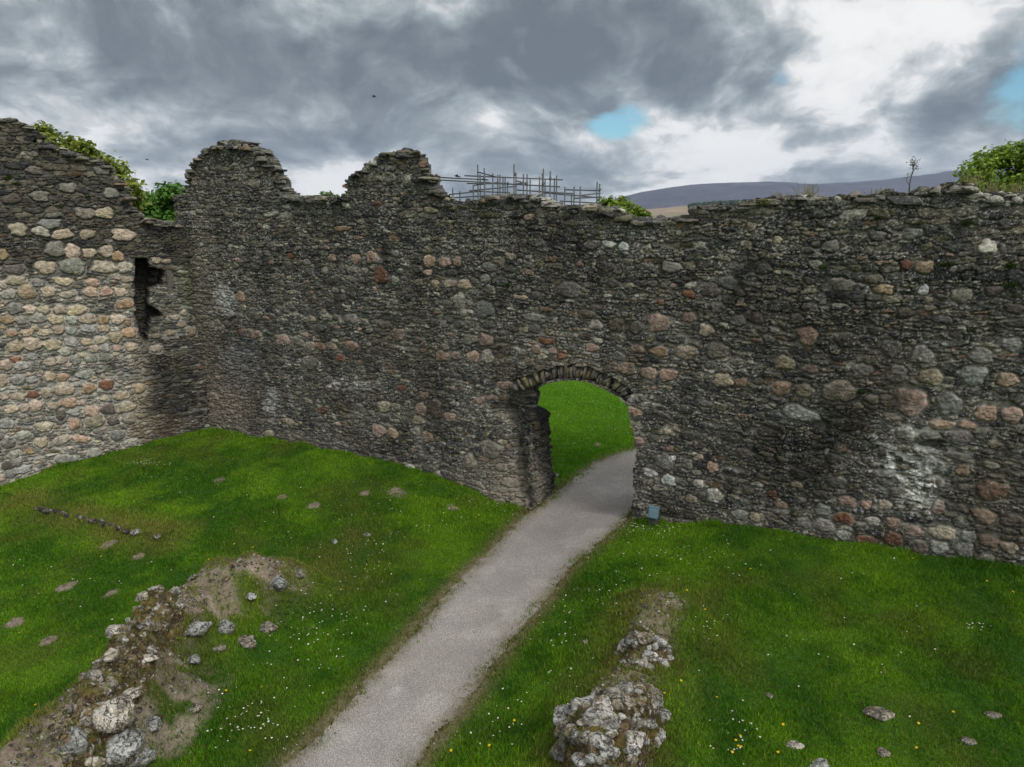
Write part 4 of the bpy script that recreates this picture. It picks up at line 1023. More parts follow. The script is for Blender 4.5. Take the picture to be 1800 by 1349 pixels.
def sapling():
    u, v = MAIN.uv(1598, 338, .5); b = MAIN.world(np.array(u), v, .5); r = np.random.default_rng(5)
    root = tag(empty('sapling', b), 'spindly bare sapling growing on top of the long wall', 'sapling')
    q = lambda x, y: np.array(MAIN.world(np.array(MAIN.uv(x, y, .5)[0]), MAIN.uv(x, y, .5)[1], .5))
    parts = []
    main = [q(1598, 340), q(1599, 325), q(1602, 310), q(1606, 296), q(1608, 284)]
    V, Fq = tube(main, [.014, .012, .01, .008, .004], 5); parts.append((V, Fq, np.array([.09, .08, .065])))
    for (x0, y0, x1, y1) in ((1602, 310, 1611, 292), (1606, 298, 1601, 284), (1606, 294, 1614, 285), (1607, 290, 1604, 281), (1604, 303, 1614, 295), (1598, 325, 1596, 308), (1608, 286, 1610, 280)):
        V, Fq = tube([q(x0, y0), (q(x0, y0)+q(x1, y1))/2+r.normal(0, .02, 3), q(x1, y1)], [.007, .005, .003], 4); parts.append((V, Fq, np.array([.09, .08, .065])))
    V, Fq, C = joinV(parts); mesh('stem', V-b, Fq, M_BARK, root, C)
    bl = [(*q(x, y), .07) for x, y in ((1602, 286), (1608, 282), (1613, 287), (1610, 293), (1604, 292), (1596, 309))]
    V, Fq, C = leaves(bl, 120, .022, (.10, .12, .06), (.17, .18, .10), r, 1.); mesh('leaves', V-b, Fq, M_LEAF, root, C, smooth=False)
sapling()

def tuft(name, b, n, h, spread, c0, c1, r, lean=np.zeros(3), wd=.006):
    """blades of one plant"""
    P = np.zeros((n, 3)); P[:, :2] = r.normal(0, spread*.35, (n, 2))
    d = r.normal(0, .45, (n, 3)); d[:, 2] = 1; d = d+lean; d /= np.linalg.norm(d, axis=1)[:, None]
    L = h*r.uniform(.5, 1.1, n)[:, None]; s = np.cross(d, r.normal(0, 1, (n, 3))); s /= np.linalg.norm(s, axis=1)[:, None]
    droop = np.array([0, 0, -.35])*L
    V = np.stack([P-s*wd, P+s*wd, P+d*L*.6+s*wd*.8, P+d*L*.6-s*wd*.8, P+d*L+droop*.5], 1).reshape(-1, 3)
    i = np.arange(n)*5
    m = r.random(n)[:, None]; C = np.repeat(np.array(c0)*(1-m)+np.array(c1)*m, 5, 0)
    return mesh(name, V, [np.c_[i, i+1, i+2, i+3], np.c_[i+3, i+2, i+4]], M_LEAF, None, C, smooth=False)
_f = np.random.default_rng(91)
for px, py, s, lab in [(1660, 468, .16, 'dark green fern tuft in the wall right of an orange stone'), (1777, 505, .18, 'dark fern tuft high on the wall near the right edge'), (1775, 470, .12, 'small fern tuft above another near the right edge'),
                       (1448, 472, .10, 'small fern tuft beside a grey oval stone'), (1705, 583, .12, 'fern tuft above the pale rounded stones at right'), (1515, 690, .10, 'moss tuft right of the largest brown boulder'),
                       (1700, 395, .13, 'fern tuft just under the wall top at right'), (893, 503, .10, 'tiny green tuft left of the wall centre above the arch'), (1345, 360, .17, 'yellow-green grass tuft hanging over the wall head'),
                       (1545, 385, .09, 'small moss tuft below the wall top')]:
    u, v = MAIN.uv(px, py); p = MAIN.world(np.array(u), v, -.06)
    o = tuft('wall_fern', p, 70, s*1.25, s, (.018, .04, .008), (.06, .10, .015) if 'yellow' not in lab else (.22, .22, .04), _f, np.array([-MAIN.b[0]*.9, -MAIN.b[1]*.9, -.1]), .011)
    o.location = p; tag(o, lab, 'fern', 'fern tufts on the long wall')
for px, py, s, lab in [(15, 316, .16, 'fern tuft near the top of the tower wall'), (30, 325, .12, 'second fern tuft high on the tower wall, lower of the pair'), (155, 347, .10, 'small yellow-green tuft below the sloping tower wall top'), (105, 365, .08, 'moss tuft above the topmost tower cobbles')]:
    u, v = TOWER.uv(px, py); p = TOWER.world(np.array(u), v, -.05)
    o = tuft('wall_fern', p, 60, s*1.2, s, (.03, .055, .008), (.10, .13, .02), _f, np.array([-TOWER.b[0]*.9, -TOWER.b[1]*.9, -.1]), .011)
    o.location = p; tag(o, lab, 'fern', 'fern tufts on the tower wall')
for px, py, h, lab in [(1420, 342, .45, 'dry straw-coloured grass on the wall head above a pale patch'), (1705, 325, .5, 'dry grass clump at the foot of the tree on the wall head'), (1745, 338, .42, 'dry grass clump on the pale wall capping'),
                       (1785, 340, .4, 'dry grass clump on the wall head at the far right'), (1545, 342, .3, 'short dry grass on the wall head left of the sapling'), (1370, 345, .25, 'short brown grass on the wall head near a leaning slab')]:
    u, v = MAIN.uv(px, py, .4); p = MAIN.world(np.array(u), v-.08, .4)
    o = tuft('dry_grass', p, 60, h, .25, (.14, .12, .05), (.30, .27, .13), _f, wd=.005)
    o.location = p; tag(o, lab, 'grass clump', 'dry grass on the wall head')

# ------------------------------------------------------------------ scaffolding beyond the wall
def scaffold():
    Y = 42.; r = np.random.default_rng(101)
    b = at_y(905, 400, Y); b[2] = FARZ
    root = tag(empty('scaffolding', b), 'steel tube scaffolding standing beyond the long wall', 'scaffolding')
    c = lambda x, y: (740+x/4.09, 250+y/4.09)
    ups = [(112, 230), (228, 333), (279, 352), (376, 307), (408, 163), (425, 232), (455, 188), (516, 225), (552, 235), (568, 235), (590, 258), (605, 258), (622, 290), (669, 160), (683, 220), (737, 230), (763, 230), (785, 265), (853, 250), (880, 192),
           (893, 265), (930, 208), (960, 258), (976, 240), (1035, 323), (1102, 320), (1083, 365), (1146, 320), (1267, 285), (1285, 300), (458, 215), (873, 225)]
    for k, (x, y) in enumerate(ups):
        yy = Y+(k % 3)*.9; p = at_y(*c(x, y), yy); foot = np.array([p[0], p[1], FARZ])
        V, Fq = tube([foot, p], [.046, .046], 6); mesh('upright_pole', V-b, Fq, M_STEEL, root)
    led = [((100, 253), (485, 272)), ((110, 272), (500, 292)), ((312, 242), (1020, 272)), ((405, 215), (530, 248)), ((330, 298), (560, 300)), ((345, 352), (690, 318)), ((560, 298), (1000, 322)), ((690, 280), (765, 300)),
           ((375, 312), (560, 290)), ((690, 300), (770, 292)), ((200, 378), (420, 355)), ((220, 402), (560, 380)), ((280, 437), (420, 437)), ((355, 352), (640, 365)), ((690, 345), (1100, 372)), ((880, 365), (1290, 400)),
           ((1035, 343), (1290, 350)), ((1140, 385), (1290, 368)), ((1100, 405), (1300, 395)), ((1000, 425), (1290, 440))]
    for k, (p, q) in enumerate(led):
        yy = Y+(k % 3)*.9+.07; V, Fq = tube([at_y(*c(*p), yy), at_y(*c(*q), yy+(k % 2)*.5)], [.042, .042], 6); mesh('ledger_pole', V-b, Fq, M_STEEL, root)
    for x, y in ((676, 232), (455, 262), (590, 300), (760, 300), (625, 300), (1285, 345), (880, 300), (408, 300), (930, 262)):      # couplers
        p = at_y(*c(x, y), Y-.05); Vb, Fq = ROCKS[2]; mesh('coupler', Vb*np.array([.09, .07, .12])+p-b, Fq, M_STEEL, root)
scaffold()

# ------------------------------------------------------------------ floodlight at the gate, pale stone
def box(sx, sy, sz, bev=.012):
    import bmesh
    bm = bmesh.new(); bmesh.ops.create_cube(bm, size=1.)
    for v in bm.verts: v.co.x *= sx; v.co.y *= sy; v.co.z *= sz
    bmesh.ops.bevel(bm, geom=list(bm.edges), offset=bev, segments=2, affect='EDGES', profile=.7)
    return bm
def bm_obj(name, bm, mat, parent, M=None):
    if M is not None: bm.transform(M)
    me = bpy.data.meshes.new(name); bm.to_mesh(me); bm.free(); me.materials.append(mat)
    o = bpy.data.objects.new(name, me); col.objects.link(o); o.parent = parent
    return o
from mathutils import Matrix
def floodlight():
    u, v = MAIN.uv(1149, 906, -.28); p = MAIN.world(np.array(u), 0., -.28)
    gz = float(ground_z(p[0], p[1])); p[2] = gz+.06
    root = tag(empty('floodlight', p), 'blue-grey boxy floodlight at the wall foot right of the gate', 'floodlight')
    root.rotation_euler = (0, 0, math.atan2(MAIN.d[1], MAIN.d[0]))
    T = Matrix.Translation
    bm_obj('housing', box(.235, .19, .28, .045), M_CASE, root, T((0, 0, .29)) @ Matrix.Rotation(R(-8), 4, 'X'))
    bm_obj('lens', box(.16, .012, .19, .004), M_CASE, root, T((0, -.101, .285)) @ Matrix.Rotation(R(-8), 4, 'X'))
    bm_obj('hood', box(.25, .14, .02, .006), M_CASE, root, T((0, -.01, .437)) @ Matrix.Rotation(R(-8), 4, 'X'))
    bm_obj('bracket', box(.03, .05, .16, .006), M_STEEL, root, T((.13, .04, .22)))
    bm_obj('bracket', box(.03, .05, .16, .006), M_STEEL, root, T((-.13, .04, .22)))
    bm_obj('base_plate', box(.22, .14, .14, .006), M_STEEL, root, T((0, .03, .06)))
floodlight()

def rock_mesh(r, a, b, h, lod=4):
    V, Fq = stone_shape(r, 'rock', lod)
    V = (V*np.array([a, b, h]))@rotx(r.normal(0, .18)).T@rotz(r.uniform(-.6, .6)).T
    if r.random() < .5: V[:, 2] = V[:, 2]*.5+.5*np.round(V[:, 2]/(h*.35))*h*.35           # split along its beds
    return V, Fq
def rock(name, px, py, rx, ry, c, label, seed, group=None, cat='rock', hz=.6):
    r = np.random.default_rng(seed)
    p = gp(px, py); sc = np.linalg.norm(p-CAM)/F
    k_ = .78 if group == 'loose rocks in the lawn' else 1.05
    a = rx*sc*k_; b = max(a*r.uniform(.6, .85), .06); h = min(max(ry*sc*hz*1.25*k_, .05), .34)
    V, Fq = rock_mesh(r, a, b, h); V[:, 2] += h*.18
    C = np.array(c)*(.55+.9*vn3(V, 7, seed, 3))[:, None]
    foot = sstep(V[:, 2], h*.28, -.02)[:, None]*.7; C = C*(1-foot)+np.array([.09, .075, .035])*foot      # soil and moss creeping up
    o = mesh(name, V, Fq, M_ROCK, None, C); o.location = p
    return tag(o, label, cat, group)
GR = 'rocks on the left footing'
PALE, GREY, BRN, DARK = (.40, .36, .30), (.30, .30, .28), (.20, .175, .135), (.07, .065, .06)
for a in [(182, 1262, 44, 34, PALE, 'largest pale block near the lower end of the left footing'), (205, 1312, 48, 30, GREY, 'lichen-covered boulder just below the largest pale block'), (128, 1318, 22, 36, GREY, 'upright whitish rock left of the lichen-covered boulder'),
          (272, 1124, 29, 20, PALE, 'pale flat-topped rock midway along the left footing'), (345, 1108, 22, 15, GREY, 'dark-streaked grey rock right of the pale flat-topped rock'), (395, 1106, 18, 17, GREY, 'tilted grey rock in the middle of the left footing'),
          (490, 1028, 19, 16, GREY, 'ridged grey rock at the upper end of the left footing'), (197, 1147, 8, 11, DARK, 'small dark stone on the lawn edge of the left footing'), (432, 1132, 20, 13, BRN, 'brown flat rock low on the path side of the left footing'),
          (470, 1106, 18, 13, BRN, 'brown block with a flat top above the brown flat rock'), (222, 1224, 26, 13, PALE, 'long pale slab on the left footing above the largest block'), (268, 1278, 16, 15, GREY, 'grey rock right of the largest pale block'),
          (527, 1012, 12, 10, BRN, 'small brown rock beside the ridged grey rock'), (340, 1160, 12, 9, GREY, 'small grey stone on the bare slope of the left footing'), (300, 1090, 16, 10, GREY, 'low grey rock at the lawn edge of the bare ridge top'),
          (235, 1335, 30, 20, GREY, 'whitish rock at the bottom edge under the lichen-covered boulder'), (345, 1245, 12, 9, BRN, 'lone small stone far down the path side of the left footing'), (385, 1140, 11, 7, BRN, 'small brown stone under the tilted grey rock'),
          (255, 1160, 20, 9, PALE, 'pale slab between the flat-topped rock and the long pale slab'), (440, 1050, 14, 8, GREY, 'grey stone by the bare ridge top')]:
    rock('rock', *a[:5], a[5], int(a[0]*7+a[1]), GR)
for a in [(588, 954, 10, 9, GREY, 'dark stone left of the low grassy lump by the path'), (646, 942, 12, 7, GREY, 'grey stone on the low grassy lump by the path'), (1545, 1256, 30, 11, BRN, 'flat mossy rock in the right lawn'),
          (1395, 1312, 20, 9, PALE, 'pale stone in yellow grass on the right lawn'), (1440, 1345, 24, 8, GREY, 'grey stone at the bottom edge of the right lawn'), (1700, 1303, 15, 7, BRN, 'small brown rock low on the right lawn'),
          (1553, 1325, 15, 7, BRN, 'flat brown stone below the flat mossy rock'), (1745, 1258, 14, 6, BRN, 'small stone at the right edge of the lawn'), (976, 836, 12, 6, GREY, 'small rubble stone behind the left gate jamb'),
          (1353, 1225, 9, 5, BRN, 'small flat stone on the right lawn near the footing'), (1030, 1130, 9, 6, PALE, 'small pale stone in grass left of the upper rubble heap'), (240, 937, 12, 9, GREY, 'grey rock at the end of the low stone edging'), (278, 945, 11, 8, BRN, 'brown rock just past the end of the stone edging')]:
    rock('rock', *a[:5], a[5], int(a[0]*7+a[1]), 'loose rocks in the lawn')
rock('stone_block', 1240, 906, 19, 7, (.42, .42, .41), 'long pale block lying at the wall foot right of the floodlight', 3, None, 'stone block', hz=1.3)

def stump(name, label, outline, H, n, seed, cols, rmin, rmax, group='broken stumps of the right footing'):
    """a broken stretch of walling: many rough lichened stones set in a mossy mortar mass"""
    r = np.random.default_rng(seed); b = gp(*outline[0])
    root = tag(empty(name, b), label, 'ruined wall', group)
    P = np.array([gp(x, y, H*.35)[:2] for x, y in outline]); lo, hi = P.min(0)-.15, P.max(0)+.15
    st = .02; X, Y = np.meshgrid(np.arange(lo[0], hi[0], st), np.arange(lo[1], hi[1], st))
    def mass(x, y):
        d = -poly_sd(P, x, y)+(fbm(x*3, y*3, 3, seed)-.5)*.16
        return d, H*sstep(d, -.04, .24)*(.55+.85*fbm(x*2.1, y*2.1, 3, seed+3))
    d, m = mass(X, Y); G = ground_z(X, Y)
    z = G+m+((fbm(X*9, Y*9, 4, seed+5)-.5)*.13+(.5-np.abs(fbm(X*6, Y*6, 3, seed+6)-.5)*2-.25)*.07)*sstep(d, 0, .1)-.06*(d < -.04)
    nv, nu = X.shape; q = (np.arange(nv-1)[:, None]*nu+np.arange(nu-1)[None]).ravel(); Fq = np.c_[q, q+1, q+1+nu, q+nu]
    Fq = Fq[(d > -.09).ravel()[Fq].all(1)]; V = np.c_[X.ravel(), Y.ravel(), z.ravel()]
    us = np.unique(Fq); mp = np.full(len(V), -1); mp[us] = np.arange(len(us))
    k = fbm(X*5, Y*5, 4, seed+9).ravel()[us][:, None]; g2 = (fbm(X*3, Y*3, 3, seed+11).ravel()[us] > .52)[:, None]
    C = np.where(g2, np.array([.075, .062, .018]), np.array([.085, .060, .032]))*(.3+1.3*k)*(.5+1.*fbm(X*14, Y*14, 2, seed+13).ravel()[us])[:, None]
    mesh('mortar_mass', V[us]-b, mp[Fq], M_ROCK, root, C*1.25)
    moss_blades(P, b, root, mass, seed, 7000 if n > 40 else 3000)
    pts = []
    while len(pts) < n:
        x, y = r.uniform(lo[0], hi[0]), r.uniform(lo[1], hi[1]); dd, mm = mass(np.array([x]), np.array([y]))
        if dd[0] < .0: continue
        rad = rmin+(rmax-rmin)*r.random()**1.7
        if any((x-p[0])**2+(y-p[1])**2 < (.52*(rad+p[3]))**2 for p in pts): rad *= .6
        if any((x-p[0])**2+(y-p[1])**2 < (.44*(rad+p[3]))**2 for p in pts) and r.random() < .9:
            n -= .03; continue
        pts.append((x, y, float(ground_z(x, y))+mm[0], rad))
    for j, (x, y, zz, rad) in enumerate(pts):
        V, Fq = rock_mesh(r, rad*r.uniform(1., 1.35), rad, rad*r.uniform(.6, .95), 3 if rad < .1 else 4)
        c = np.array(cols[int(r.integers(len(cols)))])
        mesh('stone', V+np.array([x, y, zz+rad*r.uniform(-.1, .25)])-b, Fq, M_ROCK, root, c*(.5+1.*vn3(V, 8, seed+j, 3))[:, None])
def moss_blades(P, b, root, mass, seed, n=2600):
    r = np.random.default_rng(seed+77); lo, hi = P.min(0)-.25, P.max(0)+.25
    x, y = r.uniform(lo[0], hi[0], n*4), r.uniform(lo[1], hi[1], n*4); d, m = mass(x, y)
    ok = (d > -.2) & (r.random(n*4) < np.where(d < .12, 1., .9*(fbm(x*4, y*4, 3, seed+78) > .44))); x, y, m = x[ok][:n], y[ok][:n], m[ok][:n]; N = len(x)
    z = ground_z(x, y)+m-.01; h = r.uniform(.02, .075, N); w = r.uniform(.004, .008, N); a = r.uniform(0, 6.28, N); q = r.uniform(0, 6.28, N); l = h*r.uniform(.2, 1., N)
    V = np.stack([np.c_[x-np.cos(a)*w, y-np.sin(a)*w, z], np.c_[x+np.cos(a)*w, y+np.sin(a)*w, z], np.c_[x+np.cos(q)*l, y+np.sin(q)*l, z+h]], 1).reshape(-1, 3)
    t = r.random(N)[:, None]; C = np.where(t < .5, np.array([.07, .10, .012]), np.array([.17, .13, .04]))*r.uniform(.5, 1.4, N)[:, None]
    mesh('moss_and_grass', V-b, np.arange(N*3).reshape(N, 3), M_GRASS, root, np.repeat(C, 3, 0), smooth=False)
SC = [(.38, .36, .32), (.32, .31, .29), (.24, .22, .18), (.40, .37, .33), (.16, .15, .13), (.28, .24, .18)]
stump('wall_stump', 'big lichen-crusted masonry stump at the bottom, right of the path',
      [(1005, 1255), (1055, 1226), (1105, 1226), (1128, 1200), (1158, 1200), (1170, 1250), (1162, 1300), (1140, 1330), (1135, 1385), (1060, 1420), (1005, 1395), (985, 1330), (988, 1285)], .36, 88, 201, SC, .07, .25)
stump('wall_stump', 'smaller rubble stump up the slope from the big masonry stump',
      [(1078, 1148), (1100, 1130), (1112, 1106), (1142, 1106), (1152, 1128), (1186, 1146), (1184, 1164), (1140, 1169), (1095, 1161)], .24, 42, 202, SC, .06, .16)
TC = [(.30, .26, .20), (.26, .23, .19), (.33, .31, .27), (.20, .17, .13), (.36, .33, .28)]
stump('wall_footing', 'stony crest of the left footing running down to the bottom left corner',
      [(300, 1082), (330, 1092), (300, 1128), (262, 1170), (240, 1205), (225, 1245), (240, 1300), (225, 1345), (150, 1352), (110, 1345), (128, 1292), (165, 1235), (205, 1190), (235, 1150), (262, 1112)], .17, 70, 203, TC, .05, .17, None)

def kerb():
    r = np.random.default_rng(301); b = gp(150, 915); b[2] = 0
    root = tag(empty('stone_edging', b), 'low line of stones edging a grass step on the left lawn', 'stone edging')
    P = [(68, 896), (78, 898), (90, 901), (101, 903), (111, 906), (121, 908), (132, 911), (142, 913), (152, 916), (163, 918), (174, 921), (186, 924), (198, 928), (210, 931), (224, 934)]
    for k, (px, py) in enumerate(P):
        p = gp(px, py); V, Fq = stone_shape(r, 'rock', 2); V = V*np.array([r.uniform(.08, .20), r.uniform(.05, .09), r.uniform(.05, .10)])
        mesh('stone', V@rotz(r.uniform(-.6, .2)).T+p-b+np.array([r.normal(0, .03), r.normal(0, .035), .035]), Fq, M_ROCK, root, np.array([DARK, DARK, (.14, .13, .12), DARK, (.12, .10, .08)][k % 5])*r.uniform(.6, 1.))
kerb()

def chips():
    r = np.random.default_rng(811); parts = []
    while len(parts) < 1500:
        k = r.random()
        if k < .7: c = np.array(RIDGE_L[int(r.integers(len(RIDGE_L)))])+r.normal(0, .6, 2)
        else: c = np.array(RIDGE_R[int(r.integers(len(RIDGE_R)))])+r.normal(0, .45, 2)
        if r.random() > bare_mask(c[:1], c[1:])[0]*1.3: continue
        sz = r.uniform(.012, .05)*(1+(r.random() < .06)); Vb, Fq = ROCKS[int(r.integers(10))]
        V = (Vb*np.array([1, .8, .55])*sz)@rotz(r.uniform(0, 6)).T+np.array([c[0], c[1], float(ground_z(c[0], c[1]))])
        parts.append((V, Fq, np.array([(.30, .28, .25), (.16, .14, .12), (.22, .17, .12), (.08, .07, .06)][int(r.integers(4))])*r.uniform(.6, 1.1)))
    while len(parts) < 2300:                                   # loose gravel kicked to the path's verges
        k = int(r.integers(len(PATH)-1))
        if k == len(left_e)-1: continue
        a_, b_ = PATH[k], PATH[k+1]; c = a_+(b_-a_)*r.random()+r.normal(0, .16, 2)
        sz = r.uniform(.006, .018); Vb, Fq = ROCKS[int(r.integers(10))]
        parts.append(((Vb*np.array([1, .8, .6])*sz)@rotz(r.uniform(0, 6)).T+np.array([c[0], c[1], float(ground_z(c[0], c[1], False))+.012]), Fq, np.array([.30, .27, .24])*r.uniform(.4, 1.2)))
    V, Fq, C = joinV(parts)
    tag(mesh('stone_chips', V, Fq, M_ROCK, None, C, smooth=False), 'loose stone chips strewn over the footings and along the path verges', 'stone chips', kind='stuff')
chips()

# molehills: small heaps of bare grey-brown soil
for k, (px, py, rx, lab) in enumerate([(550, 889, 15, 'pale bare soil patch in the middle of the left lawn'), (697, 866, 22, 'wide brown molehill near the wall left of the gate'), (640, 868, 12, 'small molehill left of the wide brown one'), (386, 846, 13, 'small brown molehill below the wall corner'),
                                       (795, 893, 16, 'bare brown patch nearest the gate on the left lawn'), (196, 1044, 13, 'grey bare patch left of the left footing'), (115, 1033, 18, 'brown molehill at the left, uphill of the grey patch'), (26, 1096, 14, 'molehill at the far left edge'),
                                       (85, 1128, 14, 'molehill below the one at the far left edge'), (495, 875, 12, 'faint bare spot on the left lawn above the pale patch'), (190, 958, 14, 'low molehill just below the stone edging'), (245, 978, 12, 'second low molehill below the stone edging'),
                                       (1050, 783, 10, 'small bare patch on the lawn beyond the gate')]):
    p = gp(px, py); r = np.random.default_rng(400+k); sc = np.linalg.norm(p-CAM)/F
    th = np.linspace(0, 2*math.pi, 25)[:-1]; V = [(0, 0, .03)]
    Fq = []
    for j, q in enumerate((.35, .7, 1., 1.25)):
        for i, t in enumerate(th):
            rr = q*rx*.72*sc*(1+.5*(fbm(np.array([math.cos(t)*1.5+k]), np.array([math.sin(t)*1.5]), 3, k)[0]-.5)*2)
            x, y = math.cos(t)*rr, math.sin(t)*rr*1.1
            V.append((x, y, .03*(1-q**2/1.4)+r.normal(0, .011)+float(ground_z(p[0]+x, p[1]+y))-p[2]+(.012 if q < 1.2 else -.06)))
    V[0] = (0, 0, .045+float(ground_z(p[0], p[1]))-p[2]); V = np.array(V)
    Fq = [[1+j*24+i, 1+j*24+(i+1) % 24, 1+(j+1)*24+(i+1) % 24, 1+(j+1)*24+i] for j in range(3) for i in range(24)]
    T3 = [[0, 1+(i+1) % 24, 1+i] for i in range(24)]
    ring_ = np.r_[0, np.repeat([0, 0, .45, 1.], 24)][:, None]; MC = (np.array([.15, .12, .088])*(1-ring_)+np.array([.045, .06, .012])*ring_)*(.55+.9*r.random(len(V)))[:, None]
    o = mesh('molehill', V, [np.array(Fq)[:, ::-1], np.array(T3)[:, ::-1]], M_GROUND, None, MC); o.location = p
    tag(o, lab, 'molehill', 'molehills on the lawn')

# ------------------------------------------------------------------ turf
def scatter(n, r):
    """places on the lawns the viewer can look at, denser near"""
    out = []
    while sum(len(o) for o in out) < n:
        x = r.uniform(-20, 16, 400000); y = r.uniform(5.5, 36, 400000)
        d = np.hypot(x, y)
        ok = (np.abs(x)/y < .92) & (r.random(len(x)) < np.clip((15/d)**1.2, 0, 1))
        x, y = x[ok], y[ok]
        u, w = MAIN.uw(x, y); ut, wt_ = TOWER.uw(x, y)
        gl, gr = MAIN.uv(930, 850)[0], MAIN.uv(1112, 900)[0]
        inwall = (w > -.02) & (w < TH) & ~((u > gl) & (u < gr)) | (wt_ > -.02) & (u < 3)
        behind = (w > TH) & ~((x > -.8) & (x < 5.+(y-18)*.4))
        ok = ~inwall & ~behind
        x, y = x[ok], y[ok]
        pd = poly_sd(PATH, x, y)
        ok = (pd > (fbm(x*2.2, y*2.2, 4, 81)-.5)*.34-.03-.24*r.random(len(x))**4) & (r.random(len(x)) > bare_mask(x, y)*.93) & (r.random(len(x)) > .6*np.exp(-((pd-.02)/.13)**2))
        out.append(np.c_[x[ok], y[ok]])
    return np.concatenate(out)[:n]
def turf():
    r = np.random.default_rng(501); P = scatter(260000, r); Q = []
    for f, u0, u1, k in ((MAIN, 0., 27., 9000), (TOWER, .2, 7.5, 2600)):
        u = r.uniform(u0, u1, k); w = -.04-.26*r.random(k)**1.6; ok = fbm(u*1.3, u*0+3, 3, 507) > .42
        if f is MAIN: ok &= (u < MAIN.uv(930, 880)[0]) | (u > MAIN.uv(1116, 900)[0])
        q = f.world(u, 0., w)[ok]; Q.append(q[:, :2])
    nq = sum(len(q) for q in Q); P = np.concatenate([P]+Q); n = len(P)
    x, y = P.T; z = ground_z(x, y); foot = np.r_[np.zeros(n-nq), np.ones(nq)]
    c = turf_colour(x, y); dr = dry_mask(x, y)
    K = 5
    x, y, z, dr, foot = (np.repeat(a, K) for a in (x, y, z, dr, foot)); c = np.repeat(c, K, 0); N = n*K
    x = x+r.normal(0, .022, N); y = y+r.normal(0, .022, N)
    clump = fbm(x*1.4, y*1.4, 3, 505)
    h = (.018+.075*clump**1.4+.03*dr)*r.uniform(.55, 1.35, N)*(1+1.7*foot*r.random(N)); w = r.uniform(.004, .009, N)*(1+.5*(np.hypot(x, y) > 16))
    a = r.uniform(0, 2*math.pi, N); ln = h*r.uniform(.1, .9, N); b = r.uniform(0, 2*math.pi, N)
    dx, dy = np.cos(a)*w, np.sin(a)*w
    V = np.stack([np.c_[x-dx, y-dy, z-.01], np.c_[x+dx, y+dy, z-.01], np.c_[x+np.cos(b)*ln, y+np.sin(b)*ln, z+h]], 1).reshape(-1, 3)
    tint = r.uniform(.4, 1.65, N)[:, None]*np.c_[r.uniform(.8, 1.3, N), np.ones(N), r.uniform(.7, 1.3, N)]
    straw = (r.random(N) < .035+.25*dr)[:, None]
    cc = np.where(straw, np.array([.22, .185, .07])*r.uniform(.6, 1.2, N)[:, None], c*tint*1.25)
    o = mesh('grass', V, np.arange(N*3).reshape(N, 3), M_GRASS, None, np.repeat(cc, 3, 0), smooth=False)
    tag(o, 'short green turf over the castle courtyard and beyond the gate', 'grass', kind='stuff')
turf()

def flower_mesh(k, r, s, c, cc):
    """one open flower: a ring of petals round a disc, on a short stalk"""
    V, T = [], []
    for i in range(k):
        t = i/k*2*math.pi; a, b = t-.9*math.pi/k, t+.9*math.pi/k
        j = len(V); V += [(0, 0, 0), (math.cos(a)*s*.7, math.sin(a)*s*.7, s*.12), (math.cos(t)*s, math.sin(t)*s, s*.05), (math.cos(b)*s*.7, math.sin(b)*s*.7, s*.12)]; T.append([j, j+1, j+2, j+3])
    C = [c]*len(V)
    j = len(V)
    for i in range(6): V.append((math.cos(i/6*6.283)*s*.34, math.sin(i/6*6.283)*s*.34, s*.2)); C.append(cc)
    T += [[j, j+1, j+2, j+3], [j, j+3, j+4, j+5]]
    j = len(V); q = s*.07
    V += [(-q, 0, 0), (q, 0, 0), (q, 0, -.05), (-q, 0, -.05)]; C += [(.05, .10, .015)]*4; T.append([j, j+1, j+2, j+3])
    return np.array(V), np.array(T), np.array(C)
def daisies():
    r = np.random.default_rng(601); P = []
    cl = [(255, 815, 34, 6, 60), (1140, 928, 60, 14, 70), (880, 890, 60, 20, 30), (700, 900, 220, 60, 60), (1070, 1040, 60, 30, 22), (980, 1080, 50, 40, 24), (1240, 1100, 30, 20, 16), (1715, 1105, 22, 10, 14), (470, 1210, 120, 80, 38),
          (560, 1090, 70, 60, 50), (430, 1270, 60, 40, 30), (1100, 990, 120, 40, 26), (1330, 1010, 180, 40, 16), (620, 1000, 120, 70, 60), (340, 850, 140, 40, 40), (1000, 740, 60, 50, 30), (1060, 740, 50, 40, 20), (1000, 1200, 60, 60, 16), (1500, 1150, 260, 90, 20),
          (1290, 1290, 40, 40, 20), (900, 1260, 60, 60, 16), (150, 1020, 160, 90, 20), (1250, 970, 150, 20, 20)]
    for px, py, sx, sy, n in cl:
        for _ in range(int(n*1.1)):
            x, y = r.normal(px, sx*.6), r.normal(py, sy*.6)
            p = gp(x, y); u, w = MAIN.uw(p[0], p[1])
            if poly_sd(PATH, np.array([p[0]]), np.array([p[1]]))[0] < .05 or (-.08 < w < TH) or TOWER.uw(p[0], p[1])[1] > -.08: continue
            P.append(p)
    parts = []
    for p in P:
        V, T, C = flower_mesh(7, r, r.uniform(.010, .018), (.72, .72, .68), (.6, .42, .03)); parts.append((V@rotx(r.normal(0, .3)).T@rotz(r.uniform(0, 6)).T+p+np.array([0, 0, .05]), T, C))
    V, T, C = joinV(parts); tag(mesh('daisies', V, T, M_PETAL, None, C, smooth=False), 'sprinkled white daisies flowering all over the turf', 'daisies', kind='stuff')
daisies()
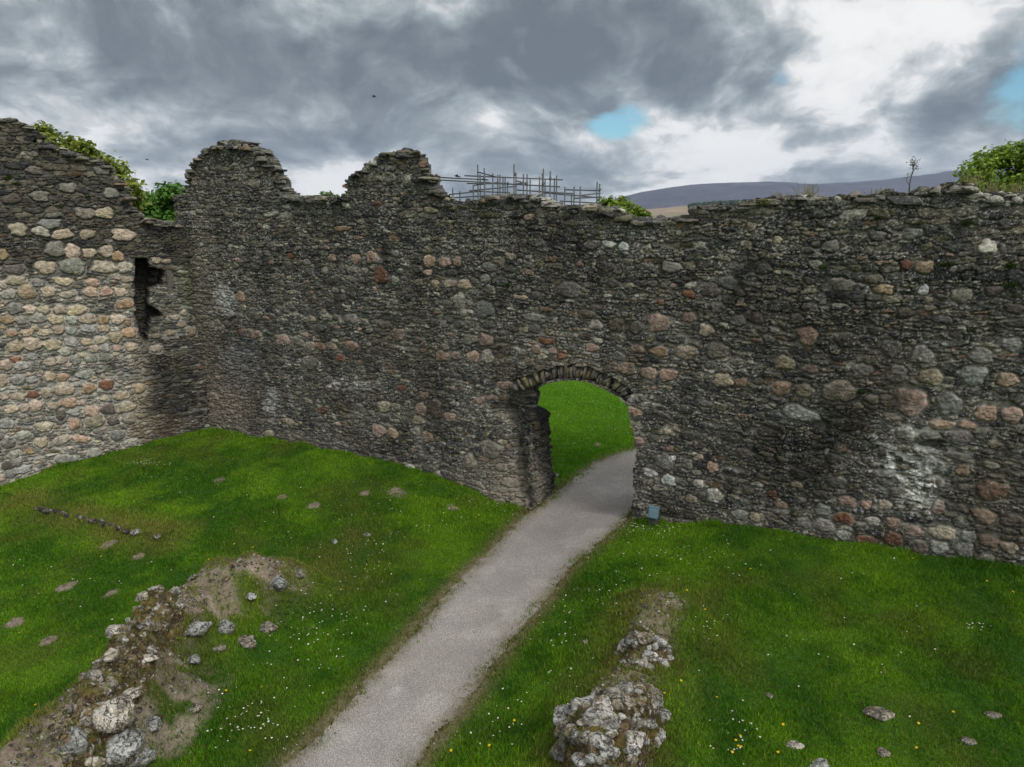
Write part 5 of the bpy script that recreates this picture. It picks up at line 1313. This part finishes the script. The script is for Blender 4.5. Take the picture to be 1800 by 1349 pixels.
def dandelions():
    r = np.random.default_rng(701)
    V, T, C = flower_mesh(11, r, .023, (.62, .42, .01), (.6, .34, .01))
    proto = mesh('dandelion', V, T, M_PETAL, None, C, smooth=False)
    spots = [(35, 1117), (70, 1262), (63, 1244), (160, 1124), (178, 982), (445, 966), (486, 960), (367, 987), (365, 997), (412, 960), (398, 1219), (460, 1213), (440, 1325), (837, 913), (842, 909), (832, 910), (1604, 986), (1319, 1004), (1780, 1045), (1734, 1026),
             (1239, 1076), (1207, 1042), (1197, 1202), (1168, 1224), (1260, 1231), (1293, 1307), (1297, 1317), (1287, 1328), (904, 1272), (860, 1316), (793, 1325), (1367, 1328), (1301, 1299), (1610, 1320), (1614, 1277), (1675, 1257), (1376, 1279), (1302, 1318), (1154, 928), (780, 905), (1068, 1079), (1450, 1050)]
    for k, (px, py) in enumerate(spots):
        o = proto if k == 0 else proto.copy()
        if k: col.objects.link(o)
        p = gp(px, py); o.location = p+np.array([0, 0, .055]); o.rotation_euler = (r.normal(0, .2), r.normal(0, .2), r.uniform(0, 6))
        tag(o, 'single small yellow dandelion flower open in the turf', 'dandelion', 'dandelions in the turf')
dandelions()

# ------------------------------------------------------------------ birds
def bird(px, py, Y, s, label, a):
    p = at_y(px, py, Y); root = tag(empty('bird', p), label, 'bird', 'birds in the sky'); root.rotation_euler = (0, R(12), a)
    V, Fq = ICO2; B = V*np.array([.16, .05, .05])*s; B[:, 1] *= 1-.4*(B[:, 0] < 0)
    H = V*.045*s+np.array([.16, 0, .015])*s
    Vv, Ff, _ = joinV([(B, Fq, np.zeros(3)), (H, Fq, np.zeros(3))]); mesh('body', Vv, Ff, M_BIRD, root)
    for sg in (-1, 1):
        W = np.array([(.07, sg*.03, .02), (.05, sg*.2, .1), (-.04, sg*.42, .05), (-.06, sg*.2, .085), (-.06, sg*.03, .02)])*s
        W2 = np.r_[W, W+np.array([0, 0, -.012*s])]
        Ft = [[0, 1, 3], [0, 3, 4], [1, 2, 3]]; Ft += [[a_+5, c_+5, b_+5] for a_, b_, c_ in Ft]; Ft += [[i, (i+1) % 5, (i+1) % 5+5] for i in range(5)]+[[i, (i+1) % 5+5, i+5] for i in range(5)]
        mesh('wing', W2, np.array(Ft), M_BIRD, root, smooth=False)
    T = np.array([(-.13, .02, 0), (-.13, -.02, 0), (-.27, -.05, 0), (-.27, .05, 0), (-.13, 0, .012)])*s
    mesh('tail', T, [np.array([[0, 1, 2, 3]]), np.array([[0, 4, 1], [4, 2, 1], [4, 3, 2], [4, 0, 3]])], M_BIRD, root, smooth=False)
bird(657, 170, 60, 1.0, 'small dark bird high in front of the dark cloud', .4)
bird(803, 310, 40, .9, 'dark bird flying just above the scaffolding tubes', .1)
bird(258, 281, 60, .7, 'tiny dark bird in the gap sky left of the first wall peak', 1.2)

# ------------------------------------------------------------------ air
def haze():
    V = np.array([(x, y, z) for z in (-8., 640.) for y in (-60., 9500.) for x in (-9000., 12000.)])
    Fq = np.array([[0, 2, 3, 1], [4, 5, 7, 6], [0, 1, 5, 4], [2, 6, 7, 3], [0, 4, 6, 2], [1, 3, 7, 5]])
    m, w = mat_new('air')
    v = w.n('ShaderNodeVolumePrincipled'); v.inputs['Density'].default_value = HAZE; v.inputs['Color'].default_value = (.62, .74, .95, 1); v.inputs['Anisotropy'].default_value = .2
    o = w.n('ShaderNodeOutputMaterial'); w.put(o.inputs['Volume'], v.outputs[0])
    tag(mesh('haze', V, Fq, m, None, None, False), 'thin blue air between the castle and the far hills', 'haze', kind='stuff')
HAZE = .000040
haze()
